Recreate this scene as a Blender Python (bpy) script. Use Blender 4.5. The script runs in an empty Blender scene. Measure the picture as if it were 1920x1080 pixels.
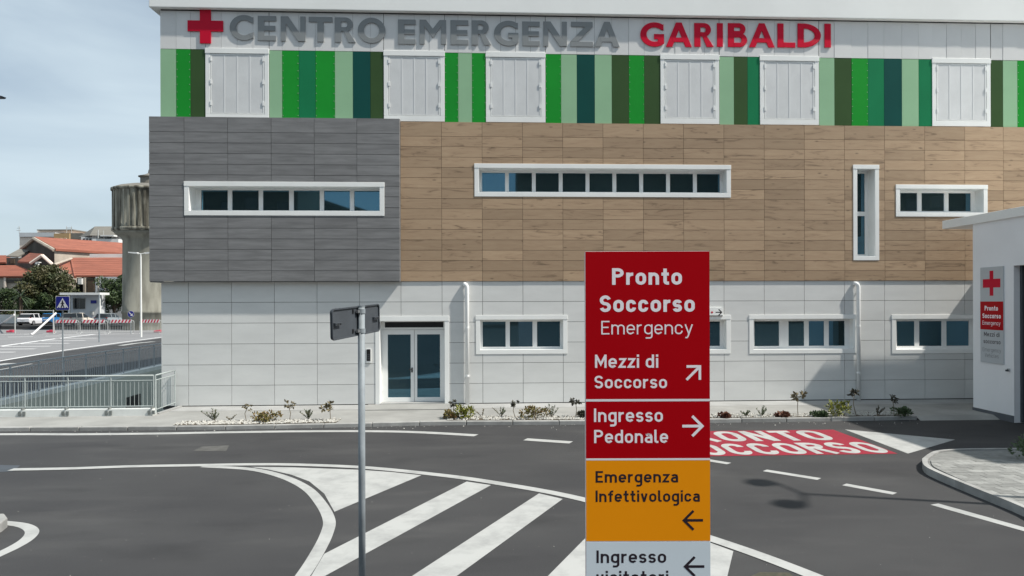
import bpy, math, random
from mathutils import Vector, Matrix
random.seed(7)
S = bpy.context.scene
col = S.collection

# ------------------------------------------------------------------ camera
CAM = Vector((0.0, -21.9, 3.05))
EPS, ROLL, FPX, PX, PY = 0.05, 0.003, 1400.0, 1020.0, 567.0
Fv = Vector((math.sin(EPS), math.cos(EPS), 0)); Rv = Vector((math.cos(EPS), -math.sin(EPS), 0)); Zv = Vector((0, 0, 1))
cd = bpy.data.cameras.new('camera'); cam = bpy.data.objects.new('camera', cd); col.objects.link(cam)
cd.sensor_width = 36; cd.lens = FPX / 1920 * 36
cd.shift_x = (960 - PX) / 1920; cd.shift_y = (PY - 540) / 1920
cd.clip_end = 4000; cd.clip_start = 0.05
rc = Rv * math.cos(ROLL) - Zv * math.sin(ROLL); uc = Rv * math.sin(ROLL) + Zv * math.cos(ROLL)
M = Matrix((rc, uc, -Fv)).transposed().to_4x4(); M.translation = CAM
cam.matrix_world = M
S.camera = cam

# ------------------------------------------------------------------ sky, sun, exposure
SUN_EL, SUN_ROT = math.radians(52), math.radians(106.3)
w = bpy.data.worlds.new('World'); S.world = w; w.use_nodes = True
nt = w.node_tree; nt.nodes.clear()
def N(nt, t, **k):
    n = nt.nodes.new(t)
    for a, b in k.items(): setattr(n, a, b)
    return n
sky = N(nt, 'ShaderNodeTexSky', sky_type='NISHITA', sun_disc=False, sun_elevation=SUN_EL, sun_rotation=SUN_ROT, air_density=1.0, dust_density=1.2, ozone_density=1.2)
tc = N(nt, 'ShaderNodeTexCoord'); mp = N(nt, 'ShaderNodeMapping'); mp.inputs['Scale'].default_value = (1.0, 1.0, 3.2)
mp.inputs['Location'].default_value = (0.37, 0.11, 0.2)
nz = N(nt, 'ShaderNodeTexNoise'); nz.inputs['Scale'].default_value = 2.4; nz.inputs['Detail'].default_value = 7; nz.inputs['Roughness'].default_value = .52; nz.inputs['Distortion'].default_value = .35
rp = N(nt, 'ShaderNodeValToRGB'); rp.color_ramp.elements[0].position = .36; rp.color_ramp.elements[0].color = (.5, .5, .5, 1); rp.color_ramp.elements[1].position = .66; rp.color_ramp.elements[1].color = (.97, .97, .97, 1)
mx = N(nt, 'ShaderNodeMixRGB'); mx.inputs[2].default_value = (6.75, 8.05, 8.9, 1)
bg = N(nt, 'ShaderNodeBackground'); bg.inputs[1].default_value = 0.07
wo = N(nt, 'ShaderNodeOutputWorld')
L = nt.links.new
L(tc.outputs['Generated'], mp.inputs[0]); L(mp.outputs[0], nz.inputs['Vector']); L(nz.outputs['Fac'], rp.inputs[0])
L(rp.outputs[0], mx.inputs[0]); L(sky.outputs[0], mx.inputs[1]); L(mx.outputs[0], bg.inputs[0]); L(bg.outputs[0], wo.inputs[0])
sd = bpy.data.lights.new('sun', 'SUN'); sd.energy = 4.2; sd.angle = math.radians(1.2); sd.color = (1, .95, .87)
sun = bpy.data.objects.new('sun', sd); col.objects.link(sun)
sdir = Vector((math.sin(SUN_ROT) * math.cos(SUN_EL), math.cos(SUN_ROT) * math.cos(SUN_EL), math.sin(SUN_EL)))
sun.rotation_euler = sdir.to_track_quat('Z', 'Y').to_euler(); sun.location = (30, -30, 40)
V = S.view_settings; V.view_transform = 'Standard'; V.look = 'None'; V.exposure = 0.5; V.gamma = 1.0

# ------------------------------------------------------------------ photo point -> place (one camera ray met with a real plane)
def ray(px, py):
    a, b = (px - PX) / FPX, -(py - PY) / FPX
    c, s = math.cos(ROLL), math.sin(ROLL)
    return Fv + Rv * (a * c + b * s) + Zv * (-a * s + b * c)
def on_y(px, py, y=0.0):
    r = ray(px, py); return CAM + r * ((y - CAM.y) / r.y)
def on_g(px, py, z=0.0):
    r = ray(px, py); return CAM + r * ((z - CAM.z) / r.z)
def at_d(px, py, d):
    return CAM + ray(px, py) * d
def wx(px, y=0.0, py=480): return on_y(px, py, y).x
def wz(px, py, y=0.0): return on_y(px, py, y).z

# ------------------------------------------------------------------ materials
MATS = {}
def mat(name, c, rough=.6, var=.0, scale=3.0, stretch=(1, 1, 1), c2=None, bump=0.0, bscale=60, spec=.4, metal=0.0, rnd=0.0, ior=None, detail=5, lo=.35, hi=.65, obj=False):
    m = bpy.data.materials.new(name); m.use_nodes = True; t = m.node_tree; P = t.nodes['Principled BSDF']
    P.inputs['Roughness'].default_value = rough; P.inputs['Metallic'].default_value = metal
    P.inputs['Specular IOR Level'].default_value = spec
    if ior: P.inputs['IOR'].default_value = ior
    P.inputs['Base Color'].default_value = (*c, 1)
    K = t.links.new
    geo = N(t, 'ShaderNodeNewGeometry'); oi = N(t, 'ShaderNodeObjectInfo')
    if var or c2 or rnd:
        add = N(t, 'ShaderNodeVectorMath', operation='ADD'); sc = N(t, 'ShaderNodeVectorMath', operation='MULTIPLY'); sc.inputs[1].default_value = stretch
        rs = N(t, 'ShaderNodeVectorMath', operation='SCALE'); cb = N(t, 'ShaderNodeCombineXYZ')
        K(oi.outputs['Random'], cb.inputs[0]); K(oi.outputs['Random'], cb.inputs[1]); K(oi.outputs['Random'], cb.inputs[2])
        K(cb.outputs[0], rs.inputs[0]); rs.inputs['Scale'].default_value = 97.0 if rnd else 0.0
        K(geo.outputs['Position'], add.inputs[0]); K(rs.outputs[0], add.inputs[1]); K(add.outputs[0], sc.inputs[0])
        n = N(t, 'ShaderNodeTexNoise'); n.inputs['Scale'].default_value = scale; n.inputs['Detail'].default_value = detail; n.inputs['Roughness'].default_value = .6
        K(sc.outputs[0], n.inputs['Vector'])
        r = N(t, 'ShaderNodeValToRGB'); e = r.color_ramp.elements
        a = c; b = c2 or tuple(min(1, x * (1 + var)) for x in c)
        if not c2: a = tuple(x * (1 - var) for x in c)
        e[0].position, e[1].position = lo, hi; e[0].color = (*a, 1); e[1].color = (*b, 1)
        K(n.outputs['Fac'], r.inputs[0]); out = r.outputs[0]
        if rnd:
            hv = N(t, 'ShaderNodeHueSaturation'); mr = N(t, 'ShaderNodeMapRange'); mr.inputs['To Min'].default_value = 1 - rnd; mr.inputs['To Max'].default_value = 1 + rnd
            K(oi.outputs['Random'], mr.inputs['Value']); K(mr.outputs[0], hv.inputs['Value']); K(out, hv.inputs['Color']); out = hv.outputs[0]
        K(out, P.inputs['Base Color'])
    if bump:
        bn = N(t, 'ShaderNodeTexNoise'); bn.inputs['Scale'].default_value = bscale; bn.inputs['Detail'].default_value = 4
        K(geo.outputs['Position'], bn.inputs['Vector'])
        bp = N(t, 'ShaderNodeBump'); bp.inputs['Strength'].default_value = bump; bp.inputs['Distance'].default_value = .02
        K(bn.outputs['Fac'], bp.inputs['Height']); K(bp.outputs[0], P.inputs['Normal'])
    MATS[name] = m
    return m

mat('stone_tile', (.66, .665, .65), .5, .055, 1.3, (.6, 1, 2.2), rnd=.02, lo=.3, hi=.7)
mat('grey_tile', (.197, .196, .197), .45, .16, 2.2, (.5, 1, 5), rnd=.06, bump=.05)
mat('joint', (.05, .05, .05), .9)
mat('joint_brown', (.05, .035, .025), .9)
mat('white_trim', (.84, .85, .83), .42, .03, 1.2)
mat('roof_white', (.84, .85, .83), .5, .03, .5)
mat('panel_grey', (.68, .68, .67), .42, .03, .8, rnd=.03)
mat('sage', (.29, .49, .30), .45, .03, 1, rnd=.02, spec=.2)
mat('green', (.012, .285, .03), .42, .05, 1, rnd=.04, spec=.15)
mat('olive', (.043, .088, .03), .42, .05, 1, rnd=.05, spec=.15)
mat('emerald', (.01, .19, .075), .4, .05, 1, rnd=.03, spec=.15)
mat('teal', (.006, .068, .058), .4, .05, 1, rnd=.03, spec=.15)
mat('screen', (.66, .67, .67), .6, .05, 1.5, (1, 1, 1), rnd=.03, bump=.08, bscale=160)
mat('pvc', (.82, .83, .82), .35)
mat('glass', (.026, .038, .036), .02, spec=.5, ior=2.6, rnd=.35, var=.12, scale=.8)
MATS['glass'].node_tree.nodes['Principled BSDF'].inputs['Specular Tint'].default_value = (.30, .70, 1, 1)
mat('glass_car', (.008, .01, .012), .05, spec=.7)
mat('black', (.012, .012, .013), .4)
mat('letter_grey', (.235, .25, .255), .45)
mat('letter_red', (.62, .006, .035), .4, spec=.15)
mat('cross_red', (.56, .004, .03), .4, spec=.15)
mat('totem_red', (.43, .0005, .005), .4, .03, .7, spec=.1)
mat('totem_orange', (.92, .31, .004), .4, .03, .7, spec=.12)
mat('totem_grey', (.68, .75, .80), .35, .03, .7)
mat('totem_white', (.84, .80, .82), .4)
mat('totem_edge', (.75, .62, .64), .4)
mat('text_white', (.93, .88, .91), .45)
mat('text_dark', (.02, .012, .02), .45)
mat('text_faint', (.20, .215, .23), .45)
mat('sign_grey', (.48, .51, .53), .4)
mat('galv_dark', (.15, .165, .16), .6, .2, 9)
mat('patch', (.085, .084, .08), .9, .2, 5)
mat('screen_rib', (.72, .73, .73), .6)
mat('galv', (.235, .265, .285), .55, .2, 9, (1, 1, .5), spec=.3)
mat('sign_back', (.052, .06, .07), .55, .12, 5)
mat('steel_bolt', (.5, .5, .5), .3, metal=.8)
mat('rail', (.36, .40, .395), .5, .08, 4)
mat('rail_far', (.40, .42, .44), .5)
mat('concrete', (.275, .275, .262), .85, .13, .9, (1, 1, 1), bump=.15, bscale=30)
mat('concrete_light', (.32, .322, .315), .85, .1, 1.4, bump=.1, bscale=30)
mat('kerb', (.31, .31, .30), .85, .16, 3, rnd=.09, bump=.15, bscale=25)
mat('pale_wall', (.46, .46, .44), .85, .1, .6)
mat('railing_base', (.66, .68, .66), .8, .08, 1.5)
mat('paint_lot', (.60, .60, .60), .8)
mat('retaining', (.50, .515, .46), .85, .07, .5)
mat('asphalt_lot', (.20, .20, .205), .9, .08, .15)
mat('paver', (.235, .238, .228), .85, .16, 7, rnd=.2, bump=.1, bscale=40)
mat('gravel', (.46, .45, .415), .8, .2, 30, rnd=.1)
mat('soil', (.09, .075, .055), .95, .3, 12)
mat('leaf_dark', (.028, .05, .016), .6, rnd=.0, c2=(.055, .085, .028), scale=1.3)
mat('leaf_rust', (.035, .052, .017), .6, c2=(.075, .066, .026), scale=.6)
mat('leaf_palm', (.03, .05, .02), .55, .3, 2)
mat('leaf_yellow', (.13, .16, .02), .55, c2=(.23, .22, .04), scale=9)
mat('leaf_olive', (.13, .14, .03), .55, c2=(.2, .12, .06), scale=9)
mat('leaf_rosemary', (.045, .075, .035), .6, c2=(.09, .13, .06), scale=14)
mat('leaf_dry', (.11, .10, .055), .65, c2=(.20, .16, .09), scale=14)
mat('leaf_dusk', (.04, .045, .03), .6, c2=(.08, .07, .05), scale=14)
mat('leaf_red', (.15, .06, .04), .6, c2=(.22, .11, .07), scale=14)
mat('stem', (.16, .13, .09), .8)
mat('bark', (.09, .065, .045), .9, .25, 8)
mat('roof_tile', (.27, .092, .058), .75, .18, .9, (.4, 1, 6))
mat('stucco', (.42, .37, .31), .9, .2, .5, (1, 1, .3))
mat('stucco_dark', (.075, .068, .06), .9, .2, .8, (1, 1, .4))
mat('stucco_pink', (.72, .62, .54), .9, .08, .3)
mat('stucco_white', (.72, .72, .70), .9, .07, .4)
mat('ochre', (.40, .27, .14), .9, .1, .5)
mat('roof_grey', (.17, .16, .14), .85, .12, .8)
mat('guard_wall', (.52, .535, .55), .85, .05, .5)
mat('tower', (.33, .32, .265), .9, scale=1.1, stretch=(1.3, 1.3, .16), c2=(.065, .06, .046), lo=.40, hi=.60)
mat('tower_low', (.26, .255, .215), .9, scale=.7, stretch=(1.2, 1.2, .3), c2=(.15, .145, .12), lo=.42, hi=.66)
mat('car_white', (.68, .68, .70), .25, spec=.5); mat('car_blue', (.03, .16, .38), .25, spec=.5)
mat('car_cream', (.62, .57, .50), .25, spec=.5); mat('car_silver', (.36, .39, .40), .28, metal=.4)
mat('tyre', (.015, .015, .015), .8); mat('rim', (.4, .4, .41), .35, metal=.6)
mat('tail_red', (.4, .01, .01), .3); mat('plate_white', (.6, .6, .6), .5)
mat('sign_blue', (.008, .012, .20), .4); mat('barrier_red', (.5, .02, .05), .5); mat('barrier_white', (.68, .66, .66), .5)
mat('foot_red', (.5, .05, .09), .6)
mat('zinc', (.42, .43, .42), .5)
mat('door_brown', (.10, .075, .06), .5, .1, 2)
mat('annex_wall', (.84, .85, .865), .8, .03, .7, bump=.04, bscale=90)
mat('plinth', (.11, .12, .135), .8, .1, 3)
mat('facade_far', (.07, .078, .068), .8, .2, .1)
mat('hill', (.05, .07, .06), .95, .2, .02)

def wood_mat():
    m = bpy.data.materials.new('wood_tile'); m.use_nodes = True; t = m.node_tree; P = t.nodes['Principled BSDF']; K = t.links.new
    geo = N(t, 'ShaderNodeNewGeometry'); oi = N(t, 'ShaderNodeObjectInfo')
    cb = N(t, 'ShaderNodeCombineXYZ'); K(oi.outputs['Random'], cb.inputs[0]); K(oi.outputs['Random'], cb.inputs[2])
    rs = N(t, 'ShaderNodeVectorMath', operation='SCALE'); rs.inputs['Scale'].default_value = 171.0; K(cb.outputs[0], rs.inputs[0])
    ad = N(t, 'ShaderNodeVectorMath', operation='ADD'); K(geo.outputs['Position'], ad.inputs[0]); K(rs.outputs[0], ad.inputs[1])
    s1 = N(t, 'ShaderNodeVectorMath', operation='MULTIPLY'); s1.inputs[1].default_value = (.8, 1, 5.5); K(ad.outputs[0], s1.inputs[0])
    n1 = N(t, 'ShaderNodeTexNoise'); n1.inputs['Scale'].default_value = 1.5; n1.inputs['Detail'].default_value = 6; n1.inputs['Roughness'].default_value = .62; n1.inputs['Distortion'].default_value = 1.1; K(s1.outputs[0], n1.inputs['Vector'])
    r = N(t, 'ShaderNodeValToRGB'); e = r.color_ramp.elements
    e[0].position = .30; e[0].color = (.21, .148, .095, 1); e[1].position = .74; e[1].color = (.44, .32, .21, 1)
    k = e.new(.43); k.color = (.385, .27, .175, 1)
    K(n1.outputs['Fac'], r.inputs[0])
    s2 = N(t, 'ShaderNodeVectorMath', operation='MULTIPLY'); s2.inputs[1].default_value = (1.1, 1, 3.0); K(ad.outputs[0], s2.inputs[0])
    vo = N(t, 'ShaderNodeTexVoronoi'); vo.inputs['Scale'].default_value = 1.5; K(s2.outputs[0], vo.inputs['Vector'])
    kr = N(t, 'ShaderNodeValToRGB'); kr.color_ramp.elements[0].position = .03; kr.color_ramp.elements[0].color = (.5, .5, .5, 1); kr.color_ramp.elements[1].position = .13; kr.color_ramp.elements[1].color = (1, 1, 1, 1)
    K(vo.outputs['Distance'], kr.inputs[0])
    mu = N(t, 'ShaderNodeMixRGB', blend_type='MULTIPLY'); mu.inputs[0].default_value = 1; K(r.outputs[0], mu.inputs[1]); K(kr.outputs[0], mu.inputs[2])
    hv = N(t, 'ShaderNodeHueSaturation'); mr = N(t, 'ShaderNodeMapRange'); mr.inputs['To Min'].default_value = .84; mr.inputs['To Max'].default_value = 1.12
    K(oi.outputs['Random'], mr.inputs['Value']); K(mr.outputs[0], hv.inputs['Value']); K(mu.outputs[0], hv.inputs['Color']); K(hv.outputs[0], P.inputs['Base Color'])
    P.inputs['Roughness'].default_value = .6; P.inputs['Specular IOR Level'].default_value = .3
    MATS['wood_tile'] = m
wood_mat()

def asphalt_mat():
    m = bpy.data.materials.new('asphalt'); m.use_nodes = True; t = m.node_tree; P = t.nodes['Principled BSDF']; K = t.links.new
    geo = N(t, 'ShaderNodeNewGeometry')
    def noise(sc, det, st=(1, 1, 1)):
        s = N(t, 'ShaderNodeVectorMath', operation='MULTIPLY'); s.inputs[1].default_value = st; K(geo.outputs['Position'], s.inputs[0])
        n = N(t, 'ShaderNodeTexNoise'); n.inputs['Scale'].default_value = sc; n.inputs['Detail'].default_value = det; K(s.outputs[0], n.inputs['Vector']); return n
    def ramp(n, p0, c0, p1, c1):
        r = N(t, 'ShaderNodeValToRGB'); e = r.color_ramp.elements; e[0].position = p0; e[1].position = p1; e[0].color = (*c0, 1); e[1].color = (*c1, 1); K(n.outputs['Fac'], r.inputs[0]); return r
    a = ramp(noise(.35, 6, (1, 1.6, 1)), .35, (.038, .038, .040), .7, (.053, .053, .054))
    b = ramp(noise(.9, 9, (.45, 1.5, 1)), .53, (1, 1, 1), .74, (1.32, 1.31, 1.28))
    c = ramp(noise(90, 3), .3, (.72, .72, .72), .72, (1.3, 1.3, 1.3))
    d = ramp(noise(.9, 6, (.7, 1.3, 1)), .57, (1, 1, 1), .74, (.76, .76, .76))
    cur = a
    for x in (b, c, d):
        mu = N(t, 'ShaderNodeMixRGB', blend_type='MULTIPLY'); mu.inputs[0].default_value = 1; K(cur.outputs[0], mu.inputs[1]); K(x.outputs[0], mu.inputs[2]); cur = mu
    K(cur.outputs[0], P.inputs['Base Color']); P.inputs['Roughness'].default_value = .82; P.inputs['Specular IOR Level'].default_value = .3
    bp = N(t, 'ShaderNodeBump'); bp.inputs['Strength'].default_value = .35; bp.inputs['Distance'].default_value = .01; K(noise(120, 3).outputs['Fac'], bp.inputs['Height']); K(bp.outputs[0], P.inputs['Normal'])
    MATS['asphalt'] = m
asphalt_mat()
def paint_mat(name, c, worn):
    m = bpy.data.materials.new(name); m.use_nodes = True; t = m.node_tree; P = t.nodes['Principled BSDF']; K = t.links.new
    geo = N(t, 'ShaderNodeNewGeometry')
    n = N(t, 'ShaderNodeTexNoise'); n.inputs['Scale'].default_value = 2.2; n.inputs['Detail'].default_value = 9; n.inputs['Roughness'].default_value = .68; K(geo.outputs['Position'], n.inputs['Vector'])
    r = N(t, 'ShaderNodeValToRGB'); e = r.color_ramp.elements; e[0].position = .3; e[1].position = .56; e[0].color = (*worn, 1); e[1].color = (*c, 1)
    K(n.outputs['Fac'], r.inputs[0]); K(r.outputs[0], P.inputs['Base Color']); P.inputs['Roughness'].default_value = .75
    MATS[name] = m
paint_mat('paint_white', (.39, .395, .385), (.28, .285, .28))
paint_mat('paint_red', (.25, .004, .022), (.19, .006, .02))

# ------------------------------------------------------------------ mesh helpers
class MB:
    def __init__(s): s.v = []; s.f = []
    def add(s, vs, fs):
        o = len(s.v); s.v += [tuple(p) for p in vs]; s.f += [tuple(i + o for i in q) for q in fs]; return s
    def box(s, x0, x1, y0, y1, z0, z1):
        return s.add([(x0, y0, z0), (x1, y0, z0), (x1, y1, z0), (x0, y1, z0), (x0, y0, z1), (x1, y0, z1), (x1, y1, z1), (x0, y1, z1)],
                     [(0, 3, 2, 1), (4, 5, 6, 7), (0, 1, 5, 4), (1, 2, 6, 5), (2, 3, 7, 6), (3, 0, 4, 7)])
    def obox(s, c, ax, ay, az):          # oriented box: centre and three half-axes
        c, ax, ay, az = map(Vector, (c, ax, ay, az))
        vs = [c + ax * i + ay * j + az * k for k in (-1, 1) for i, j in ((-1, -1), (1, -1), (1, 1), (-1, 1))]
        return s.add(vs, [(0, 3, 2, 1), (4, 5, 6, 7), (0, 1, 5, 4), (1, 2, 6, 5), (2, 3, 7, 6), (3, 0, 4, 7)])
    def prism(s, pts, off):              # polygon swept along a vector
        n = len(pts); pts = [Vector(p) for p in pts]; off = Vector(off)
        return s.add(pts + [p + off for p in pts], [tuple(range(n))[::-1], tuple(range(n, 2 * n))] + [(i, (i + 1) % n, n + (i + 1) % n, n + i) for i in range(n)])
    def tube(s, pts, r, n=10, r2=None):
        pts = [Vector(p) for p in pts]; m = len(pts); rings = []
        for i, p in enumerate(pts):
            d = (pts[min(i + 1, m - 1)] - pts[max(i - 1, 0)]).normalized()
            u = d.cross(Vector((0, 0, 1)) if abs(d.z) < .9 else Vector((1, 0, 0))).normalized(); v = d.cross(u)
            rr = r if r2 is None else r + (r2 - r) * i / (m - 1)
            rings += [p + (u * math.cos(2 * math.pi * k / n) + v * math.sin(2 * math.pi * k / n)) * rr for k in range(n)]
        fs = [(i * n + k, i * n + (k + 1) % n, (i + 1) * n + (k + 1) % n, (i + 1) * n + k) for i in range(m - 1) for k in range(n)]
        return s.add(rings, fs + [tuple(range(n))[::-1], tuple((m - 1) * n + k for k in range(n))])
    def lathe(s, c, prof, n=32):
        c = Vector(c); vs = []
        for r, z in prof: vs += [c + Vector((r * math.cos(2 * math.pi * k / n), r * math.sin(2 * math.pi * k / n), z)) for k in range(n)]
        fs = [(i * n + k, i * n + (k + 1) % n, (i + 1) * n + (k + 1) % n, (i + 1) * n + k) for i in range(len(prof) - 1) for k in range(n)]
        return s.add(vs, fs + [tuple((len(prof) - 1) * n + k for k in range(n))])
    def build(s, name, m, parent=None, smooth=False, bevel=0):
        me = bpy.data.meshes.new(name); me.from_pydata(s.v, [], s.f); me.update()
        me.materials.append(MATS[m])
        if smooth:
            for p in me.polygons: p.use_smooth = len(p.vertices) == 4
        o = bpy.data.objects.new(name, me); col.objects.link(o)
        if bevel:
            b = o.modifiers.new('bevel', 'BEVEL'); b.width = bevel; b.segments = 2; b.limit_method = 'ANGLE'
        adopt(o, parent)
        return o
def adopt(o, parent):
    if parent is None: return o
    o.parent = parent
    root = parent
    while root.parent: root = root.parent
    if parent is root: o.matrix_parent_inverse = Matrix.Translation(-root.location)
    return o
def tag(o, label, cat, group=None):
    o['label'] = label; o['category'] = cat
    if group: o['group'] = group
    return o
def struct(o, label=None):
    o['kind'] = 'structure'
    if label: o['label'] = label
    return o
def thing(name, label, cat, loc, group=None):
    o = bpy.data.objects.new(name, None); col.objects.link(o); o.location = loc; o.empty_display_size = .2
    return tag(o, label, cat, group)

# flat strip of a given width along ground points
def offset_strip(pts, width, closed=False):
    src = [Vector(p[:2]) for p in pts]; pts = []
    for p in src:
        if not pts or (p - pts[-1]).length > width * .02: pts.append(p)
    if closed and (pts[0] - pts[-1]).length < width * .02: pts.pop()
    n = len(pts); Lp, Rp = [], []
    for i, p in enumerate(pts):
        a = pts[i - 1] if (i or closed) else None; b = pts[(i + 1) % n] if (i < n - 1 or closed) else None
        d1 = (p - a).normalized() if a is not None else None; d2 = (b - p).normalized() if b is not None else None
        if d1 is None: d1 = d2
        if d2 is None: d2 = d1
        t = (d1 + d2)
        t = t.normalized() if t.length > 1e-6 else d1
        nrm = Vector((-t.y, t.x)); k = max(.35, abs(nrm.dot(Vector((-d1.y, d1.x))))); h = width / 2 / k
        Lp.append(p + nrm * h); Rp.append(p - nrm * h)
    q = [(Lp[i], Rp[i], Rp[(i + 1) % n], Lp[(i + 1) % n]) for i in range(n if closed else n - 1)]
    return q
def smooth_path(pts, k=6):
    out = []; P = [Vector(p[:2]) for p in pts]; n = len(P)
    for i in range(n - 1):
        p0, p1, p2, p3 = P[max(i - 1, 0)], P[i], P[i + 1], P[min(i + 2, n - 1)]
        for j in range(k):
            t = j / k
            out.append(.5 * ((2 * p1) + (p2 - p0) * t + (2 * p0 - 5 * p1 + 4 * p2 - p3) * t * t + (3 * p1 - p0 - 3 * p2 + p3) * t ** 3))
    return out + [P[-1]]

# ------------------------------------------------------------------ stroke lettering (round-cornered road and sign alphabet)
def arc(cx, cy, rx, ry, a0, a1, n=7):
    return [(cx + rx * math.cos(math.radians(a0 + (a1 - a0) * i / n)), cy + ry * math.sin(math.radians(a0 + (a1 - a0) * i / n))) for i in range(n + 1)]
XH = .73
def glyph(ch, s):
    h = s / 2; w = .56; x0, x1, y0, y1 = h, w - h, h, XH - h; r = (x1 - x0) / 2; mx_ = (x0 + x1) / 2
    def oval(a, b, c, d, rr): return arc(b - rr, d - rr, rr, rr, 0, 90) + arc(a + rr, d - rr, rr, rr, 90, 180) + arc(a + rr, c + rr, rr, rr, 180, 270) + arc(b - rr, c + rr, rr, rr, 270, 360)
    def cee(b, lo, hi, rr, op): return [(b, hi - rr - op)] + arc(b - rr, hi - rr, rr, rr, 0, 90) + arc(h + rr, hi - rr, rr, rr, 90, 180) + arc(h + rr, lo + rr, rr, rr, 180, 270) + arc(b - rr, lo + rr, rr, rr, 270, 360) + [(b, lo + rr + op)]
    def arch(a, b, top, rr): return [(a, 0)] + [(a, top - rr)] + arc(b - rr, top - rr, rr, rr, 180 if b - a <= 2 * rr + .01 else 90, 0) + [(b, 0)]
    def ess(b, top, rr):
        m = top / 2; k = (m - h) / 2
        return arc(b - k, top - h - k, k, k, 15, 90) + arc(h + k, top - h - k, k, k, 90, 265) + arc(b - k, h + k, k, k, 85, -90) + arc(h + k, h + k, k, k, -90, -165)
    O, C = 'o', 'c'
    if ch == 'o': return w, [(oval(x0, x1, y0, y1, r), True)]
    if ch in 'nh': return w, [([(h, 0), (h, XH if ch == 'n' else 1)], False), (arc(x0 + r, y1 - r, r, r, 180, 0) + [(x1, 0)], False)]
    if ch == 'm':
        W = .9; q = (W - s) / 4
        return W, [([(h, 0), (h, XH)], False), (arc(h + q, y1 - q, q, q, 180, 0) + [(h + 2 * q, 0)], False), (arc(h + 3 * q, y1 - q, q, q, 180, 0) + [(h + 4 * q, 0)], False)]
    if ch == 'r': return .37, [([(h, 0), (h, XH)], False), (arc(h + .24, y1 - .22, .24, .22, 180, 80), False)]
    if ch == 'c': return w - .03, [(cee(x1 - .03, y0, y1, r - .02, .0)[:-1][1:], False)]
    if ch == 'e': return w, [([(x0 + h, XH * .5), (x1, XH * .5)] + arc(x1 - r, y1 - r, r, r, 0, 90) + arc(x0 + r, y1 - r, r, r, 90, 180) + arc(x0 + r, y0 + r, r, r, 180, 270) + arc(x1 - r, y0 + r, r, r * .9, 270, 325), False)]
    if ch == 's': return .5, [(ess(.5 - h, XH, .1), False)]
    if ch == 't': return .40, [([(.10 + h, .97), (.10 + h, h + .12)] + arc(.22 + h, h + .12, .12, .12, 180, 270) + [(.40, h)], False), ([(0, y1), (.39, y1)], False)]
    if ch == 'f': return .38, [([(.10 + h, 0), (.10 + h, 1 - h - .14)] + arc(.24 + h, 1 - h - .14, .14, .14, 180, 90) + [(.40, 1 - h)], False), ([(0, y1), (.37, y1)], False)]
    if ch == 'i': return s, [([(h, 0), (h, XH)], False), ([(h, .83), (h, 1.0)], False)]
    if ch == 'l': return .26, [([(h, 1), (h, h + .11)] + arc(h + .11, h + .11, .11, .11, 180, 270) + [(.28, h)], False)]
    if ch == 'a': return w - .03, [(arc(x0 + r, y1 - r, r - .02, r, 150, 90) + arc(x1 - r - .03, y1 - r, r, r, 90, 0) + [(x1 - .03, 0)], False), ([(x1 - .03, XH * .56), (x0 + .16, XH * .56)] + arc(x0 + .16, (XH * .56 + y0) / 2, .16, (XH * .56 - y0) / 2, 90, 270) + [(x1 - .03, y0)], False)]
    if ch == 'd': return w, [(oval(x0, x1, y0, y1, r), True), ([(x1, 0), (x1, 1)], False)]
    if ch == 'g': return w, [(oval(x0, x1, y0, y1, r), True), ([(x1, XH), (x1, -.12)] + arc(x1 - .17, -.12, .17, .15, 0, -90) + [(x0 + .05, -.27)], False)]
    if ch == 'y': return w, [([(h * .9, XH), (w * .53, .0)], False), ([(w - h * .9, XH), (w * .40, -.17), (w * .28, -.25), (.05, -.25)], False)]
    if ch == 'v': return w - .04, [([(h * .9, XH), (w * .46, 0)], False), ([(w - .04 - h * .9, XH), (w * .46, 0)], False)]
    if ch == 'z': return .48, [([(.02, y1), (.46 - h * .5, y1), (.03 + h * .5, y0), (.48, y0)], False)]
    if ch == 'E': return .55, [([(.55, 1 - h), (h, 1 - h), (h, h), (.55, h)], False), ([(h, .52), (.49, .52)], False)]
    if ch == 'P': return .62, [([(h, 0), (h, 1)], False), ([(h, 1 - h)] + arc(.62 - h - .22, .72, .22, .28 - h, 90, -90) + [(h, .44 + h)], False)]
    if ch == 'R': return .62, [([(h, 0), (h, 1)], False), ([(h, 1 - h)] + arc(.62 - h - .22, .72, .22, .28 - h, 90, -90) + [(h, .44 + h)], False), ([(.31, .45), (.58, 0)], False)]
    if ch == 'I': return s, [([(h, 0), (h, 1)], False)]
    if ch == 'M': return .78, [([(h, 0), (h, 1)], False), ([(.78 - h, 0), (.78 - h, 1)], False), ([(h, .96), (.39, .28), (.78 - h, .96)], False)]
    if ch == 'N': return .64, [([(h, 0), (h, 1)], False), ([(.64 - h, 0), (.64 - h, 1)], False), ([(h, .97), (.64 - h, .03)], False)]
    if ch == 'V': return .64, [([(h, 1), (.32, 0)], False), ([(.64 - h, 1), (.32, 0)], False)]
    if ch == 'T': return .58, [([(0, 1 - h), (.58, 1 - h)], False), ([(.29, 0), (.29, 1 - h)], False)]
    if ch == 'S': return .60, [(ess(.60 - h, 1, .2), False)]
    if ch == 'O': return .64, [(oval(h, .64 - h, h, 1 - h, .32 - h), True)]
    if ch == 'C': return .60, [(cee(.60 - h, h, 1 - h, .3 - h, .02), False)]
    return .3, []
def layout(text, s, gap=.13):
    x = 0; out = []
    for ch in text:
        if ch == ' ': x += .32; continue
        W, st = glyph(ch, s); out.append((x, st)); x += W + gap
    return x - gap, out
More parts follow.
